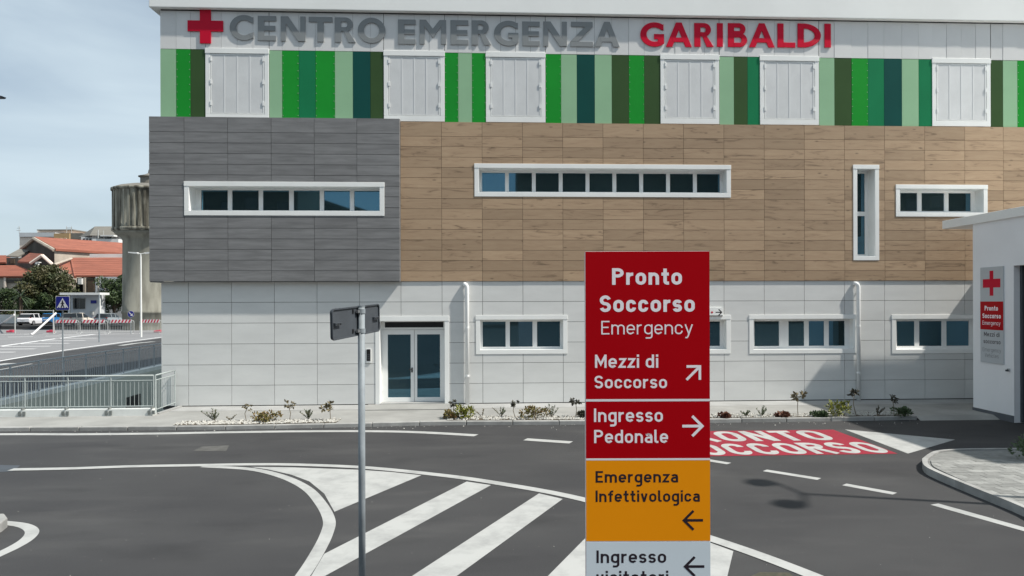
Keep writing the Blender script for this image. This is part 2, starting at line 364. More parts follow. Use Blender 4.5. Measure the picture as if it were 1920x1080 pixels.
def lettering(text, s, O, U, Vv, Nn, length, cap, m, parent, name='letter', thick=.0005):
    """text on a plane: origin O (left end of the baseline), U right, V up, N out of the plane"""
    tot, gl = layout(text, s); kx = length / tot
    for x, strokes in gl:
        mb = MB()
        for i, (pts, closed) in enumerate(strokes):
            t = thick * (1 + .22 * i)
            for q in offset_strip([(p[0], p[1]) for p in pts], s, closed):
                mb.prism([O + U * ((x + a.x) * kx) + Vv * (a.y * cap) for a in q], Nn * t)
        mb.build(name, m, parent)
def arrow(O, U, Vv, Nn, size, ang, st, m, parent):
    mb = MB(); c, s_ = math.cos(math.radians(ang)), math.sin(math.radians(ang))
    for i, pts in enumerate(([(-.5, 0), (.42, 0)], [(.0, .5), (.5, 0), (.0, -.5)])):
        for q in offset_strip(pts, st):
            mb.prism([O + U * ((a.x * c - a.y * s_) * size) + Vv * ((a.x * s_ + a.y * c) * size) for a in q], Nn * (.0005 + .0002 * i))
    return mb.build('arrow', m, parent)
UX, UZ, UN = Vector((1, 0, 0)), Vector((0, 0, 1)), Vector((0, -1, 0))

# ------------------------------------------------------------------ wall helpers: rectangles with holes
def cells(x0, x1, z0, z1, holes):
    xs = sorted({x0, x1} | {min(max(v, x0), x1) for h in holes for v in h[:2]}); zs = sorted({z0, z1} | {min(max(v, z0), z1) for h in holes for v in h[2:]})
    out = {}
    for i in range(len(xs) - 1):
        for j in range(len(zs) - 1):
            cx, cz = (xs[i] + xs[i + 1]) / 2, (zs[j] + zs[j + 1]) / 2
            if xs[i + 1] - xs[i] < 1e-5 or zs[j + 1] - zs[j] < 1e-5: continue
            if not any(h[0] < cx < h[1] and h[2] < cz < h[3] for h in holes): out[i, j] = (xs[i], xs[i + 1], zs[j], zs[j + 1])
    return out
def slab(mb, x0, x1, z0, z1, yf, yb, holes=()):
    c = cells(x0, x1, z0, z1, [h for h in holes if h[0] < x1 and h[1] > x0 and h[2] < z1 and h[3] > z0])
    for (i, j), (a, b, d, e) in c.items():
        mb.add([(a, yf, d), (b, yf, d), (b, yf, e), (a, yf, e)], [(0, 1, 2, 3)])
        for di, dj, q in ((-1, 0, [(a, yf, d), (a, yf, e), (a, yb, e), (a, yb, d)]), (1, 0, [(b, yf, e), (b, yf, d), (b, yb, d), (b, yb, e)]),
                          (0, -1, [(b, yf, d), (a, yf, d), (a, yb, d), (b, yb, d)]), (0, 1, [(a, yf, e), (b, yf, e), (b, yb, e), (a, yb, e)])):
            if (i + di, j + dj) not in c: mb.add(q, [(0, 1, 2, 3)])
    return len(c)

# ================================================================== GROUND
def line_x(p, q, a, b):
    d1, d2 = q - p, b - a; k = d1.x * d2.y - d1.y * d2.x
    t = ((a.x - p.x) * d2.y - (a.y - p.y) * d2.x) / k; return p + d1 * t
XL = wx(304, 0, 640)                                  # left corner of the ground-floor wall
rw0, rw1 = on_g(0, 752).xy, on_g(303, 686).xy         # top edge of the ramp's far retaining wall
ra, rb = on_g(290, 777, .09).xy, on_g(0, 780, .09).xy # foot of the near railing
NL = line_x(rw0, rw1, ra, rb); NR = Vector((ra.x + .04, ra.y + .02)); FL = rw0 + (rw1 - rw0) * 1.35; FR = Vector((XL + .15, FL.y))
NLi = NL
hole = [NL, NR, FR, FL]
OUT = [Vector((-500, -160)), Vector((500, -160)), Vector((500, 700)), Vector((-500, 700))]
mb = MB(); vs = [(p.x, p.y, 0) for p in OUT + hole]
mb.add(vs, [(0, 1, 5, 4), (1, 2, 6, 5), (2, 3, 7, 6), (3, 0, 4, 7)])
struct(mb.build('road', 'asphalt'), 'dark grey asphalt road')
# ramp well
mb = MB(); ZB = -3.3
mb.add([(p.x, p.y, ZB) for p in hole], [(0, 1, 2, 3)])
struct(mb.build('ramp_floor', 'railing_base'))
def wall_run(p, q, th, z0, z1, side=1):
    d = (q - p).normalized(); n = Vector((-d.y, d.x)) * th * side
    m = MB(); m.prism([(p.x, p.y, z0), (q.x, q.y, z0), (q.x + n.x, q.y + n.y, z0), (p.x + n.x, p.y + n.y, z0)], (0, 0, z1 - z0)); return m
d_l = (FL - NL).normalized()
rw = thing('retaining_wall', 'long grey-green concrete retaining wall along the far side of the sunken ramp', 'wall', (NL.x, NL.y, 0))
wall_run(NL - d_l * 3, FL, .3, ZB, -.15, 1).build('wall_face', 'retaining', rw)
wall_run(NL - d_l * 3, FL, .36, -.148, .015, 1).build('coping', 'railing_base', rw)
nrm_l = Vector((d_l.y, -d_l.x))
for t0, t1, zt in ((.60, .67, -1.05), (.80, .86, -1.35)):
    p, q = NL + (FL - NL) * t0 + nrm_l * .0, NL + (FL - NL) * t1 + nrm_l * .0
    m = wall_run(p + nrm_l * .02, q + nrm_l * .02, .08, -2.6, zt, 1); m.build('vent_opening', 'black', rw)
wf = thing('ramp_end_wall', 'concrete end wall of the sunken ramp beyond the railing', 'wall', (FL.x, FL.y, 0))
MB().box(FL.x, FR.x, FL.y, FL.y + .3, ZB, .1).build('wall_face', 'retaining', wf)
near = MB().prism([(NL.x - 3, NL.y + (NL.y - NR.y) / (NL.x - NR.x) * -3, ZB), (NR.x, NR.y, ZB), (NR.x, NR.y - .24, ZB), (NL.x - 3, NL.y + (NL.y - NR.y) / (NL.x - NR.x) * -3 - .24, ZB)], (0, 0, -ZB + .27))
tag(near.build('low_wall', 'railing_base'), 'low pale concrete kerb wall under the near railing of the ramp', 'wall')
tag(MB().box(NR.x - .02, NR.x + .07, NR.y + .002, -.02, ZB, .125).build('low_wall', 'concrete_light'), 'short low concrete wall under the side railing at the tiled corner', 'wall')

# pavement with kerb in front of the hospital
kp = [on_g(x, y).xy for x, y in ((-420, 814), (-150, 810.5), (0, 809), (400, 806), (680, 800.5), (840, 797.3), (1120, 796), (1320, 793), (1560, 790), (1720, 787))]
kp = smooth_path(kp, 8)
KW = .14
mb = MB()
inner = [Vector((p.x, p.y + KW - .01)) for p in kp]
for a, b in zip(inner[:-1], inner[1:]):
    def back(p): return NL.y + (p.x - NL.x) * (NR.y - NL.y) / (NR.x - NL.x) - .2 if p.x < NR.x - .001 else .03
    xs = [a, b]
    if a.x < NR.x < b.x:
        t = (NR.x - a.x) / (b.x - a.x); c = a.lerp(b, t); xs = None
        yb = NR.y - .2
        mb.add([(a.x, a.y, .09), (c.x, c.y, .09), (c.x, yb, .09), (a.x, back(a), .09)], [(0, 1, 2, 3)])
        mb.add([(c.x, c.y, .09), (b.x, b.y, .09), (b.x, .03, .09), (c.x, .03, .09)], [(0, 1, 2, 3)])
    else:
        mb.add([(a.x, a.y, .09), (b.x, b.y, .09), (b.x, back(b), .09), (a.x, back(a), .09)], [(0, 1, 2, 3)])
e = inner[-1]
mb.add([(e.x, e.y, .09), (17, e.y, .09), (17, .03, .09), (e.x, .03, .09), (e.x, e.y - .3, -.01), (17, e.y - .3, -.01)], [(0, 1, 2, 3), (4, 5, 1, 0)])
pave = struct(mb.build('pavement', 'concrete'), 'pale concrete pavement in front of the hospital')
# kerb stones, about a metre each
tot = 0; seg = [0]
for a, b in zip(kp[:-1], kp[1:]): tot += (b - a).length; seg.append(tot)
def kpt(s):
    for i in range(len(kp) - 1):
        if s <= seg[i + 1]: return kp[i].lerp(kp[i + 1], (s - seg[i]) / (seg[i + 1] - seg[i]))
    return kp[-1]
kr = thing('kerb', 'grey concrete kerb along the hospital pavement', 'kerb', (kp[0].x, kp[0].y, 0)); del kr['category']; kr['kind'] = 'structure'
nst = int(tot / 1.15)
for i in range(nst):
    a, b = kpt(tot * i / nst + .008), kpt(tot * (i + 1) / nst - .008); dz = random.uniform(-.004, .004); top = .095 + dz
    MB().prism([(a.x, a.y, -.02), (b.x, b.y, -.02), (b.x, b.y + KW, -.02), (a.x, a.y + KW, -.02)], (0, 0, top + .02)).build('kerb_stone', 'kerb', kr, bevel=.012)
# light strip along the foot of the wall
XR = 26.0
mb = MB()
mb.add([(NR.x + .1, -.95, .094), (16, -.95, .094), (16, -.0, .094), (NR.x + .1, -.0, .094)], [(0, 1, 2, 3)])
struct(mb.build('wall_foot_strip', 'concrete_light'), 'lighter concrete strip at the foot of the hospital wall')

# gravel beds
def gravel_bed(xa, xb, nm):
    a, b = on_g(xa, 789, .09), on_g(xb, 786, .09)
    y0f = lambda x: min(kp, key=lambda p: abs(p.x - x)).y + KW + .02
    m = MB(); n = int((b.x - a.x) / .5); Wd = .62
    for i in range(n):
        x0, x1 = a.x + (b.x - a.x) * i / n, a.x + (b.x - a.x) * (i + 1) / n
        m.add([(x0, y0f(x0), .098), (x1, y0f(x1), .098), (x1, y0f(x1) + Wd, .098), (x0, y0f(x0) + Wd, .098)], [(0, 1, 2, 3)])
    struct(m.build('planting_bed', 'soil'), 'narrow soil strip under white gravel ' + nm)
    m = MB()
    for _ in range(int((b.x - a.x) * 260)):
        x = random.uniform(a.x, b.x); v = random.random(); y = y0f(x) + .01 + v * (Wd - .02); r = random.uniform(.016, .04); th = random.random() * 6.28
        if v > .8 and random.random() < .5: continue
        c, s_ = math.cos(th) * r, math.sin(th) * r; k = random.uniform(.5, .9); z = .10 + random.random() * .012; hgt = r * random.uniform(.7, 1.1)
        m.add([(x + c, y + s_, z), (x - s_ * k, y + c * k, z), (x - c, y - s_, z), (x + s_ * k, y - c * k, z), (x + c * .2, y + s_ * .2, z + hgt)], [(0, 1, 4), (1, 2, 4), (2, 3, 4), (3, 0, 4)])
    o = m.build('white_gravel', 'gravel'); o['kind'] = 'stuff'; o['label'] = 'white gravel strip ' + nm; o['category'] = 'gravel'
gravel_bed(348, 640, 'left of the glass door'); gravel_bed(838, 1716, 'between the glass door and the annex')

# ------------------------------------------------------------------ road markings
def marking(name, polys, m='paint_white', z=.004, label=None):
    mb = MB()
    for p in polys: mb.add([(q[0], q[1], z) for q in p], [tuple(range(len(p)))])
    o = mb.build(name, m); struct(o, label); return o
def gline(pxs, width, label, z=.004, sm=True, name='road_line', m='paint_white'):
    pts = [on_g(x, y).xy for x, y in pxs]
    if sm and len(pts) > 2: pts = smooth_path(pts, 6)
    return marking(name, offset_strip(pts, width), m, z=z, label=label)
gline([(-300, 818), (0, 814.5), (150, 814.5), (300, 813), (440, 810.5), (560, 809), (680, 808.7), (780, 810.5), (893, 816.5)], .26, 'white edge line along the kerb')
gline([(985, 824), (1071, 829.8)], .26, 'short white dash before the tall sign')
gline([(20, 881), (130, 879), (250, 875), (380, 872.7), (470, 871.3), (560, 872), (680, 877), (800, 888.5), (920, 904.5), (1097, 938), (1334, 1011), (1520, 1079), (1700, 1160)], .2, 'long white line curving past the hatched island', z=.008)
gline([(380, 874.5), (470, 880), (530, 894), (575, 916), (602, 945), (617, 975), (613, 1000), (596, 1035), (566, 1082), (510, 1150)], .17, 'white curve round the tip of the hatched island', z=.0045)
def gpoly(pxs, label, z=.004, m='paint_white', name='road_marking'): return marking(name, [[on_g(x, y).xy for x, y in pxs]], z=z, m=m, label=label)
gpoly([(470, 875.8), (543, 876.5), (670, 881), (735, 885.5), (790, 891.5), (627, 960), (608, 926), (580, 903), (545, 890), (502, 880.5)], 'solid white tip of the hatched island')
gpoly([(875, 903.3), (920.5, 910), (612, 1079), (560, 1110), (575, 1095), (608, 1039)], 'first white hatch stripe of the island')
gpoly([(1010.6, 925.6), (1055, 936), (857, 1080), (770, 1145), (680, 1145), (773.5, 1080)], 'second white hatch stripe of the island')
gpoly([(1160, 960), (1240, 984), (1334, 1019), (1375, 1034), (1364, 1080), (1358, 1110), (995, 1110), (1028, 1080), (1096, 1011)], 'last white patch of the hatched island behind the tall sign')
for a, b, lb in (((1320, 861.8), (1367, 869.5), 'beside the tall sign'), ((1434, 882.3), (1536, 898.5), 'nearest the red lettering'), ((1583, 908.7), (1678, 926), 'in front of the paved island'), ((1752, 945.6), (1960, 1004), 'long one, nearest the camera')):
    gline([a, b], .17, 'white lane dash ' + lb, sm=False)
gpoly([(1584, 805.5), (1791, 824.6), (1702.4, 850.8)], 'large white give-way triangle on the asphalt')
pr = [on_g(1562, 805.8).xy, on_g(1683.5, 851).xy]
bx_ = Vector((pr[1].x - 4.55, pr[1].y)); tx_ = Vector((pr[0].x - 4.55, pr[0].y))
red = marking('road_lettering_patch', [[tx_, bx_, pr[1], pr[0]]], 'paint_red', .004, 'red painted patch with white road lettering')
up = (pr[0] - pr[1]); Ht = up.length; upn = up.normalized()
def gtext(text, f0, f1, l0, l1):
    O = bx_ + up * f0 + Vector((1, 0)) * l0
    lettering(text, .19, Vector((O.x, O.y, .0045)), UX, Vector((upn.x, upn.y, 0)), UZ, 4.55 - l0 - l1, Ht * (f1 - f0), 'paint_white', red, 'letter', thick=.003)
gtext('SOCCORSO', .03, .44, .15, .03); gtext('PRONTO', .53, .97, .25, .5)
gpoly([(362, 846), (378, 837.5), (430, 835), (424, 846)], 'light rectangular drain patch in the road', m='patch', z=.003, name='drain_cover')
gpoly([(-20, 880), (0, 872), (38, 873), (24, 884), (-20, 886)], 'metal drain grate at the left of the road', m='sign_back', z=.003, name='drain_cover')
gpoly([(1405, 1082), (1425, 1073), (1480, 1074), (1492, 1086)], 'drain cover beside the hatched island', m='leaf_dusk', z=.003, name='drain_cover')
# left traffic island tip
gline([(-60, 975), (12, 981), (45, 986), (60, 996), (52, 1010), (25, 1027), (-30, 1053), (-120, 1100)], .16, 'white band round the near left kerb')
p = [on_g(x, y).xy for x, y in ((-160, 986), (8, 980), (14, 988), (2, 998), (-160, 1020))]
tag(MB().prism([(q.x, q.y, -.02) for q in p], (0, 0, .15)).build('kerb_end', 'kerb', bevel=.015), 'grey concrete kerb end inside the white band at the left', 'kerb')

# right paved island
isl = [(1729, 873), (1733, 886), (1760, 901), (1830, 931), (1920, 969), (2060, 1040), (2300, 1050), (2300, 870), (2060, 852), (1920, 852), (1811, 853), (1762, 856), (1744, 861.5)]
ip = [on_g(x, y).xy for x, y in isl]
ip2 = smooth_path(ip + [ip[0]], 4)[:-1]
cen = sum(ip2, Vector((0, 0))) / len(ip2)
area = sum(a.x * b.y - a.y * b.x for a, b in zip(ip2, ip2[1:] + ip2[:1]))
if area < 0: ip2 = ip2[::-1]
def inset(poly, d):
    out = []; n = len(poly)
    for i in range(n):
        t = (poly[(i + 1) % n] - poly[i - 1]).normalized(); out.append(poly[i] + Vector((-t.y, t.x)) * d)
    return out
island = thing('paved_island', 'pale paved traffic island with rounded kerb', 'island', (cen.x, cen.y, 0)); del island['category']; island['kind'] = 'structure'
in1 = inset(ip2, .09)
MB().prism([(q.x, q.y, -.02) for q in inset(ip2, .1)], (0, 0, .125)).build('bedding', 'paver', island)
n = len(ip2); run = [0]
cur = 0
for i in range(n): cur += (ip2[(i + 1) % n] - ip2[i]).length; run.append(cur)
i = 0
while i < n:
    j = i + 1
    while j < n and run[j] - run[i] < .75: j += 1
    m = MB(); idx = list(range(i, j + 1))
    P = [ip2[k % n] for k in idx] + [in1[k % n] for k in reversed(idx)]
    # shrink ends a little so the joint shows
    m.prism([(q.x, q.y, -.02) for q in P], (0, 0, .15)); m.build('kerb_stone', 'kerb', island); i = j
in2 = inset(ip2, .145)
def hull(P):
    P = sorted(P, key=lambda q: (q.x, q.y)); cr = lambda o, a, b: (a.x - o.x) * (b.y - o.y) - (a.y - o.y) * (b.x - o.x)
    def half(Q):
        h = []
        for q in Q:
            while len(h) > 1 and cr(h[-2], h[-1], q) <= 0: h.pop()
            h.append(q)
        return h[:-1]
    return half(P) + half(P[::-1])
in2 = hull(in2)
def clip(poly, c):
    for a, b in zip(c, c[1:] + c[:1]):
        e = b - a; o = []
        if not poly: return []
        for p_, q_ in zip(poly, poly[1:] + poly[:1]):
            dp, dq = e.x * (p_.y - a.y) - e.y * (p_.x - a.x), e.x * (q_.y - a.y) - e.y * (q_.x - a.x)
            if dp >= 0: o.append(p_)
            if dp * dq < 0: o.append(p_.lerp(q_, dp / (dp - dq)))
        poly = o
    return poly
cnt = 0
x0 = min(q.x for q in in2); y1 = max(q.y for q in in2); y0 = min(q.y for q in in2)
for r_ in range(int((y1 - y0) / .2) + 1):
    for c_ in range(22):
        xx = x0 + c_ * .3 - (.15 if r_ % 2 else 0); yy = y0 + r_ * .2
        if xx - x0 > 4.2 or cnt > 295: continue
        q = clip([Vector((xx + .003, yy + .003)), Vector((xx + .297, yy + .003)), Vector((xx + .297, yy + .197)), Vector((xx + .003, yy + .197))], in2)
        if len(q) < 3: continue
        MB().prism([(p_.x, p_.y, .1) for p_ in q], (0, 0, .026 + random.uniform(-.002, .002))).build('paver', 'paver', island); cnt += 1

# parking lot on the far left
lot = [on_g(x, y, .0).xy for x, y in ((-300, 735), (0, 675), (306, 633.5), (420, 621), (420, 617.5), (-300, 619))]
marking('parking_lot', [lot], 'asphalt_lot', .004, 'pale paved car park on the left')
gline([(-100, 664), (0, 649.5), (90, 637), (177, 627)], .45, 'long white bay line across the car park', z=.009, sm=False, m='paint_lot')
for a, b, y0_, y1_ in ((100, 182, 635, 634.2), (72, 160, 639.5, 638.6), (35, 130, 645, 644), (-10, 95, 650, 649.2), (-30, 66, 655, 654.4), (-60, 28, 661, 660.4), (0, 60, 627.5, 626.3), (15, 62, 632.2, 631), (45, 92, 627, 626), (85, 150, 630.5, 629.4), (110, 205, 627.5, 626.6), (120, 200, 624.5, 624), (190, 260, 626.5, 626)):
    gline([(a, y0_), (b, y1_)], .45, 'white parking bay line', z=.009, sm=False, name='parking_line', m='paint_lot')
gline([(-80, 692), (0, 677), (120, 657), (230, 642), (306, 632)], .3, 'white edge line between car park and lane', z=.013, sm=False, m='paint_lot')
gline([(226, 648), (252, 644), (288, 640.5)], .5, 'white arrow smear on the lane', sm=False)
gline([(-20, 686), (22, 681)], .6, 'white mark on the lane at the far left', sm=False)
gline([(-20, 697), (60, 682)], .12, 'thin white lane line', sm=False)
gline([(-60, 611.5), (110, 610)], .3, 'far white line before the parked cars', sm=False)

# loose grit on the asphalt
m = MB()
for _ in range(330):
    far = random.random() < .55
    if far:
        i = random.randrange(len(kp) - 1); x, y = kp[i].x + random.uniform(-.3, .3), kp[i].y - abs(random.gauss(0, .35)) - .02
    else:
        q = on_g(random.uniform(0, 1920), random.uniform(812, 1080)); x, y = q.x, q.y
    r = (random.choice((.006, .008, .01, .013, .02)) if far else random.choice((.002, .003, .004, .006))) * random.uniform(.7, 1.2); a = random.random() * 6
    c_, s_ = math.cos(a) * r, math.sin(a) * r
    m.add([(x + c_, y + s_, .004), (x - s_, y + c_, .004), (x - c_, y - s_, .004), (x + s_, y - c_, .004), (x, y, .004 + r)], [(0, 1, 4), (1, 2, 4), (2, 3, 4), (3, 0, 4)])
o = m.build('road_grit', 'gravel'); o['kind'] = 'stuff'; o['label'] = 'loose pale grit scattered on the asphalt'; o['category'] = 'grit'

# ================================================================== HOSPITAL
YB, YW = -.21, -.03                       # front planes of the grey box and of the wood-look band
Z0, Z1 = .09, 3.675                        # ground-floor wall
Z2 = wz(1000, 230.5); Z2B = wz(515, 220, YB)
ZG = wz(1000, 101); ZR = wz(1050, 25.8, -.16); ZRT = ZR + 1.35
XB0, XB1 = wx(280, YB), wx(749.5, YB); XU = wx(300.5, 0, 100)
hosp = thing('hospital_building', 'emergency hospital block with green striped upper floor and wood-look middle band', 'building', (0, 0, 0))
holes_g, holes_w, holes_b, holes_u = [], [], [], []

def window(rect, panes, pz, yf, rec, fr, holes, name='window', fl=None):
    """rect and panes in photo pixels; fr = width of the surround"""
    a, b = on_y(rect[0], (rect[1] + rect[3]) / 2, yf - .014), on_y(rect[2], (rect[1] + rect[3]) / 2, yf - .014)
    x0, x1 = a.x, b.x; mxp = (rect[0] + rect[2]) / 2
    z1, z0 = wz(mxp, rect[1], yf - .05), wz(mxp, rect[3], yf - .05)
    yb = yf + rec
    holes.append((x0 - .004, x1 + .004, z0 - .004, z1 + .004))
    m = MB(); t = fr; yo = yf - .014
    m.box(x0, x0 + t, yo, yb + .1, z0 + t, z1 - (fl or t)); m.box(x1 - t, x1, yo, yb + .1, z0 + t, z1 - (fl or t))
    m.box(x0, x1, yo, yb + .1, z0, z0 + t); m.box(x0 - .006, x1 + .006, yo - .008, yb + .1, z1 - (fl or t), z1)
    win = m.build(name, 'white_trim', hosp, bevel=.006)
    # sash set back in the reveal
    pl = [(on_y(p0, (pz[0] + pz[1]) / 2, yb).x, on_y(p1, (pz[0] + pz[1]) / 2, yb).x) for p0, p1 in panes]
    za, zb = max(wz(mxp, pz[1], yb), z0 + t + .02), wz(mxp, pz[0], yb)
    xi0, xi1 = x0 + t, x1 - t
    ho = [(p0, p1, za, zb) for p0, p1 in pl]
    m = MB(); slab(m, xi0, xi1, z0 + t, z1 - (fl or t), yb, yb + .07, ho); m.build('sash', 'pvc', win)
    for p0, p1 in pl:
        m = MB(); d = random.uniform(-.0025, .0025); e = random.uniform(-.0015, .0015); y = yb + .03
        m.add([(p0 - .01, y - d - e, za - .01), (p1 + .01, y + d - e, za - .01), (p1 + .01, y + d + e, zb + .01), (p0 - .01, y - d + e, zb + .01)], [(0, 1, 2, 3)])
        m.add([(p0 - .01, y + .02, za - .01), (p1 + .01, y + .02, za - .01), (p1 + .01, y + .02, zb + .01), (p0 - .01, y + .02, zb + .01)], [(3, 2, 1, 0)])
        m.build('pane', 'glass', win)
    return win
window((345, 340.5, 720.5, 404), [(377, 427), (435, 485), (493, 542), (550.5, 599.5), (607.5, 656), (664, 712)], (357, 394.5), YB, .45, .135, holes_b)
window((889.5, 307.5, 1370.5, 369), [(903.8 + 50.35 * i, 947 + 50.35 * i) for i in range(9)], (325, 360), YW, .4, .13, holes_w)
window((1600, 308.5, 1648.5, 488), [(1608.5, 1622)], (325.5, 397), YW, .4, .125, holes_w)
window((1680, 346, 1852, 406), [(1688, 1720), (1728, 1770.5), (1778.5, 1820.5)], (362, 396), YW, .4, .125, holes_w)
# vertical window: a second pane below the first
vw = [o for o in hosp.children if o.name.startswith('window')][2]
for o in list(vw.children): bpy.data.objects.remove(o)
yb = YW + .4; h = holes_w[1]; xi0, xi1 = h[0] + .13, h[1] - .13
xa, xb = xi0 + .02, wx(1622, yb)
zs = [(wz(1624, 397, yb), wz(1624, 325.5, yb)), (wz(1624, 477, yb), wz(1624, 405, yb))]
m = MB(); slab(m, xi0, xi1, h[2] + .13, h[3] - .13, yb, yb + .07, [(xa, xb, a, b) for a, b in zs]); m.build('sash', 'pvc', vw)
for a, b in zs:
    MB().box(xa - .01, xb + .01, yb + .03, yb + .045, a - .01, b + .01).build('pane', 'glass', vw)
window((892, 591, 1064, 664), [(905, 948), (956, 998.5), (1007, 1050)], (603, 650), 0, .2, .13, holes_g)
window((1196, 591, 1370, 664), [(1209, 1252), (1260, 1302.5), (1311, 1350)], (603, 649), 0, .26, .13, holes_g)
window((1405, 590, 1608.5, 663), [(1414.5, 1461), (1478.5, 1508), (1516.5, 1545.5), (1554, 1584)], (602, 648.5), 0, .26, .13, holes_g)
window((1672.5, 590, 1846, 663), [(1681.5, 1715), (1723.5, 1766), (1774.5, 1817)], (602, 648.5), 0, .14, .13, holes_g)

# entrance door
dx0, dx1, dz1 = wx(703.5, -.014, 670), wx(842, -.014, 670), wz(777, 592.5, -.05)
holes_g.append((dx0 - .004, dx1 + .004, 0, dz1 + .004))
m = MB(); t = .13
m.box(dx0, dx0 + t, -.014, .5, .10, dz1 - .15); m.box(dx1 - t, dx1, -.014, .5, .10, dz1 - .15); m.box(dx0 - .006, dx1 + .006, -.022, .5, dz1 - .15, dz1)
door = m.build('entrance_door', 'white_trim', hosp, bevel=.006); door['label'] = 'white double door with dark glass and black transom'
yd = .3
zt0, zt1 = wz(777, 614, yd), wz(777, 603.5, yd)
MB().box(dx0 + t, dx1 - t, yd, yd + .08, zt1, dz1 - .15).box(dx0 + t, dx1 - t, yd - .002, yd + .08, zt0 - .06, zt0).box(dx0 + t, wx(721, yd), yd, yd + .08, zt0, zt1).box(wx(831, yd), dx1 - t, yd, yd + .08, zt0, zt1).build('transom_frame', 'pvc', door)
MB().box(wx(719, yd), wx(833, yd), yd + .03, yd + .05, zt0, zt1).build('transom', 'black', door)
zl1 = zt0 - .07
for k, (a, b, ga, gb) in enumerate(((dx0 + t + .003, wx(776.2, yd), wx(726.5, yd), wx(769.5, yd)), (wx(777, yd), dx1 - t - .003, wx(781.5, yd), wx(824.5, yd)))):
    m = MB(); ga_, gb_ = ga, gb; za, zb = wz(777, 745, yd), wz(777, 627, yd)
    slab(m, a, b, .13, zl1, yd, yd + .06, [(ga_, gb_, za, zb)]); lf = m.build('door_leaf', 'pvc', door, bevel=0)
    MB().box(ga_ - .01, gb_ + .01, yd + .025, yd + .04, za - .01, zb + .01).build('pane', 'glass', door)
    for zz in (.45, 1.15, 1.95):
        MB().box((a if k == 0 else b) - .03, (a if k == 0 else b) + .03, yd - .02, yd - .001, zz, zz + .1).build('hinge', 'pvc', door)
hx = wx(772, yd); MB().box(hx - .02, hx + .02, yd - .02, yd - .001, 1.0, 1.14).tube([(hx, yd - .02, 1.08), (hx, yd - .055, 1.08), (hx - .09, yd - .055, 1.08)], .011, 8).build('handle', 'black', door)
MB().box(dx0 + t, dx1 - t, -.02, .5, .096, .126).build('threshold', 'concrete_light', door)
st_ = MB().box(wx(690), dx1 + .15, -1.15, -.03, .095, .11); st_.build('doorstep', 'concrete', hosp)

# --- tiles
J = [353, 433.8, 514.2, 594.2, 673.8, 751.6, 828.6, 904.6, 980.3, 1055.6, 1131, 1206.4, 1281.8, 1357.4, 1432.8, 1508, 1583.2, 1658.4, 1733.5, 1808.4]
XJ = [wx(p) for p in J]
while XJ[-1] < XR: XJ.append(XJ[-1] + 1.2)
G = .0055
gw = MB(); slab(gw, XL + .01, XR, .02, Z1, .026, .034, holes_g); gw = gw.build('ground_floor_wall', 'joint', hosp)
xs = [XL] + XJ
for i in range(len(xs) - 1):
    for r_ in range(6):
        m = MB(); za = Z0 + (Z1 - Z0) * r_ / 6 + (.022 if r_ == 0 else 0); zb = Z0 + (Z1 - Z0) * (r_ + 1) / 6
        if xs[i] > 17.5: continue
        if slab(m, xs[i] + G, xs[i + 1] - G, za + G, zb - G, random.uniform(-.0012, .0012), .025, holes_g): m.build('stone_tile', 'stone_tile', gw)
ww = MB(); slab(ww, XB1 - .3, XR, Z1, Z2, YW + .026, YW + .034, holes_w); ww = ww.build('wood_band', 'joint_brown', hosp)
rows = [Z1 + .3015 * k for k in range(15)] + [Z2]
if rows[-1] - rows[-2] < .15: del rows[-2]
xs = [XB1 + .004] + XJ[6:]
for i in range(len(xs) - 1):
    for r_ in range(len(rows) - 1):
        if xs[i] > 17.5: continue
        m = MB()
        if slab(m, xs[i] + G * .8, xs[i + 1] - G * .8, rows[r_] + G * .8, rows[r_ + 1] - G * .8, YW + random.uniform(-.001, .001), YW + .025, holes_w): m.build('wood_tile', 'wood_tile', ww)
bw = MB(); slab(bw, XB0 + .01, XB1 - .01, Z1 + .01, Z2B - .01, YB + .026, YB + .034, holes_b)
bw.box(XB0, XB0 + .03, YB + .036, .62, Z1, Z2B).box(XB1 - .03, XB1, YB + .036, .2, Z1, Z2B)
bw.box(XB0, XB1, YB + .036, .62, Z1 - .02, Z1 - .002).box(XB0, XB1, YB + .04, .62, Z2B - .02, Z2B + .004)
bw = bw.build('grey_box_wall', 'grey_tile', hosp)
cols = [280] + [345.7, 427.5, 509, 589.7, 669.7] + [749.5]; cx_ = [wx(p, YB) for p in cols]
rows = [Z1 + .3035 * k for k in range(15)] + [Z2B]
if rows[-1] - rows[-2] < .2: del rows[-2]
for i in range(6):
    for r_ in range(len(rows) - 1):
        m = MB()
        if slab(m, cx_[i] + (G if i else 0), cx_[i + 1] - (G if i < 5 else 0), rows[r_] + G, rows[r_ + 1] - G, YB + random.uniform(-.001, .001), YB + .025, holes_b): m.build('grey_tile', 'grey_tile', bw)

# --- upper floor: green stripes, grey panels, shuttered windows
groups = [([300.5, 330.3, 357.3, 385], 'LGO'), ([505, 529, 560.5, 591.5, 628, 661.5, 694.5, 719], 'LGEGLTO'), ([834, 859, 885, 911], 'GLG'), ([1023, 1052, 1081.5, 1115, 1147, 1179, 1208, 1238.5], 'GLTLOGO'),
          ([1349, 1376, 1401.5, 1425], 'LOE'), ([1536, 1564.5, 1596.5, 1627.5, 1657.5, 1691, 1722.5, 1748], 'LOGETLE'), ([1858, 1880.5, 1907.5, 1937, 1966, 1995], 'OLGET')]
CM = dict(L='sage', G='green', O='olive', E='emerald', T='teal')
swin = [(385, 504), (719.5, 833.5), (911, 1022.5), (1238.5, 1348.5), (1425, 1535.5), (1748, 1857.5)]
ZWT = wz(1000, 97.5, -.05); ZWB = wz(1000, 229, -.05)
uw = MB(); slab(uw, XU + .004, XR, Z2 - .3, ZR + .3, .02, .03, [])
uw = uw.build('upper_wall', 'joint', hosp)
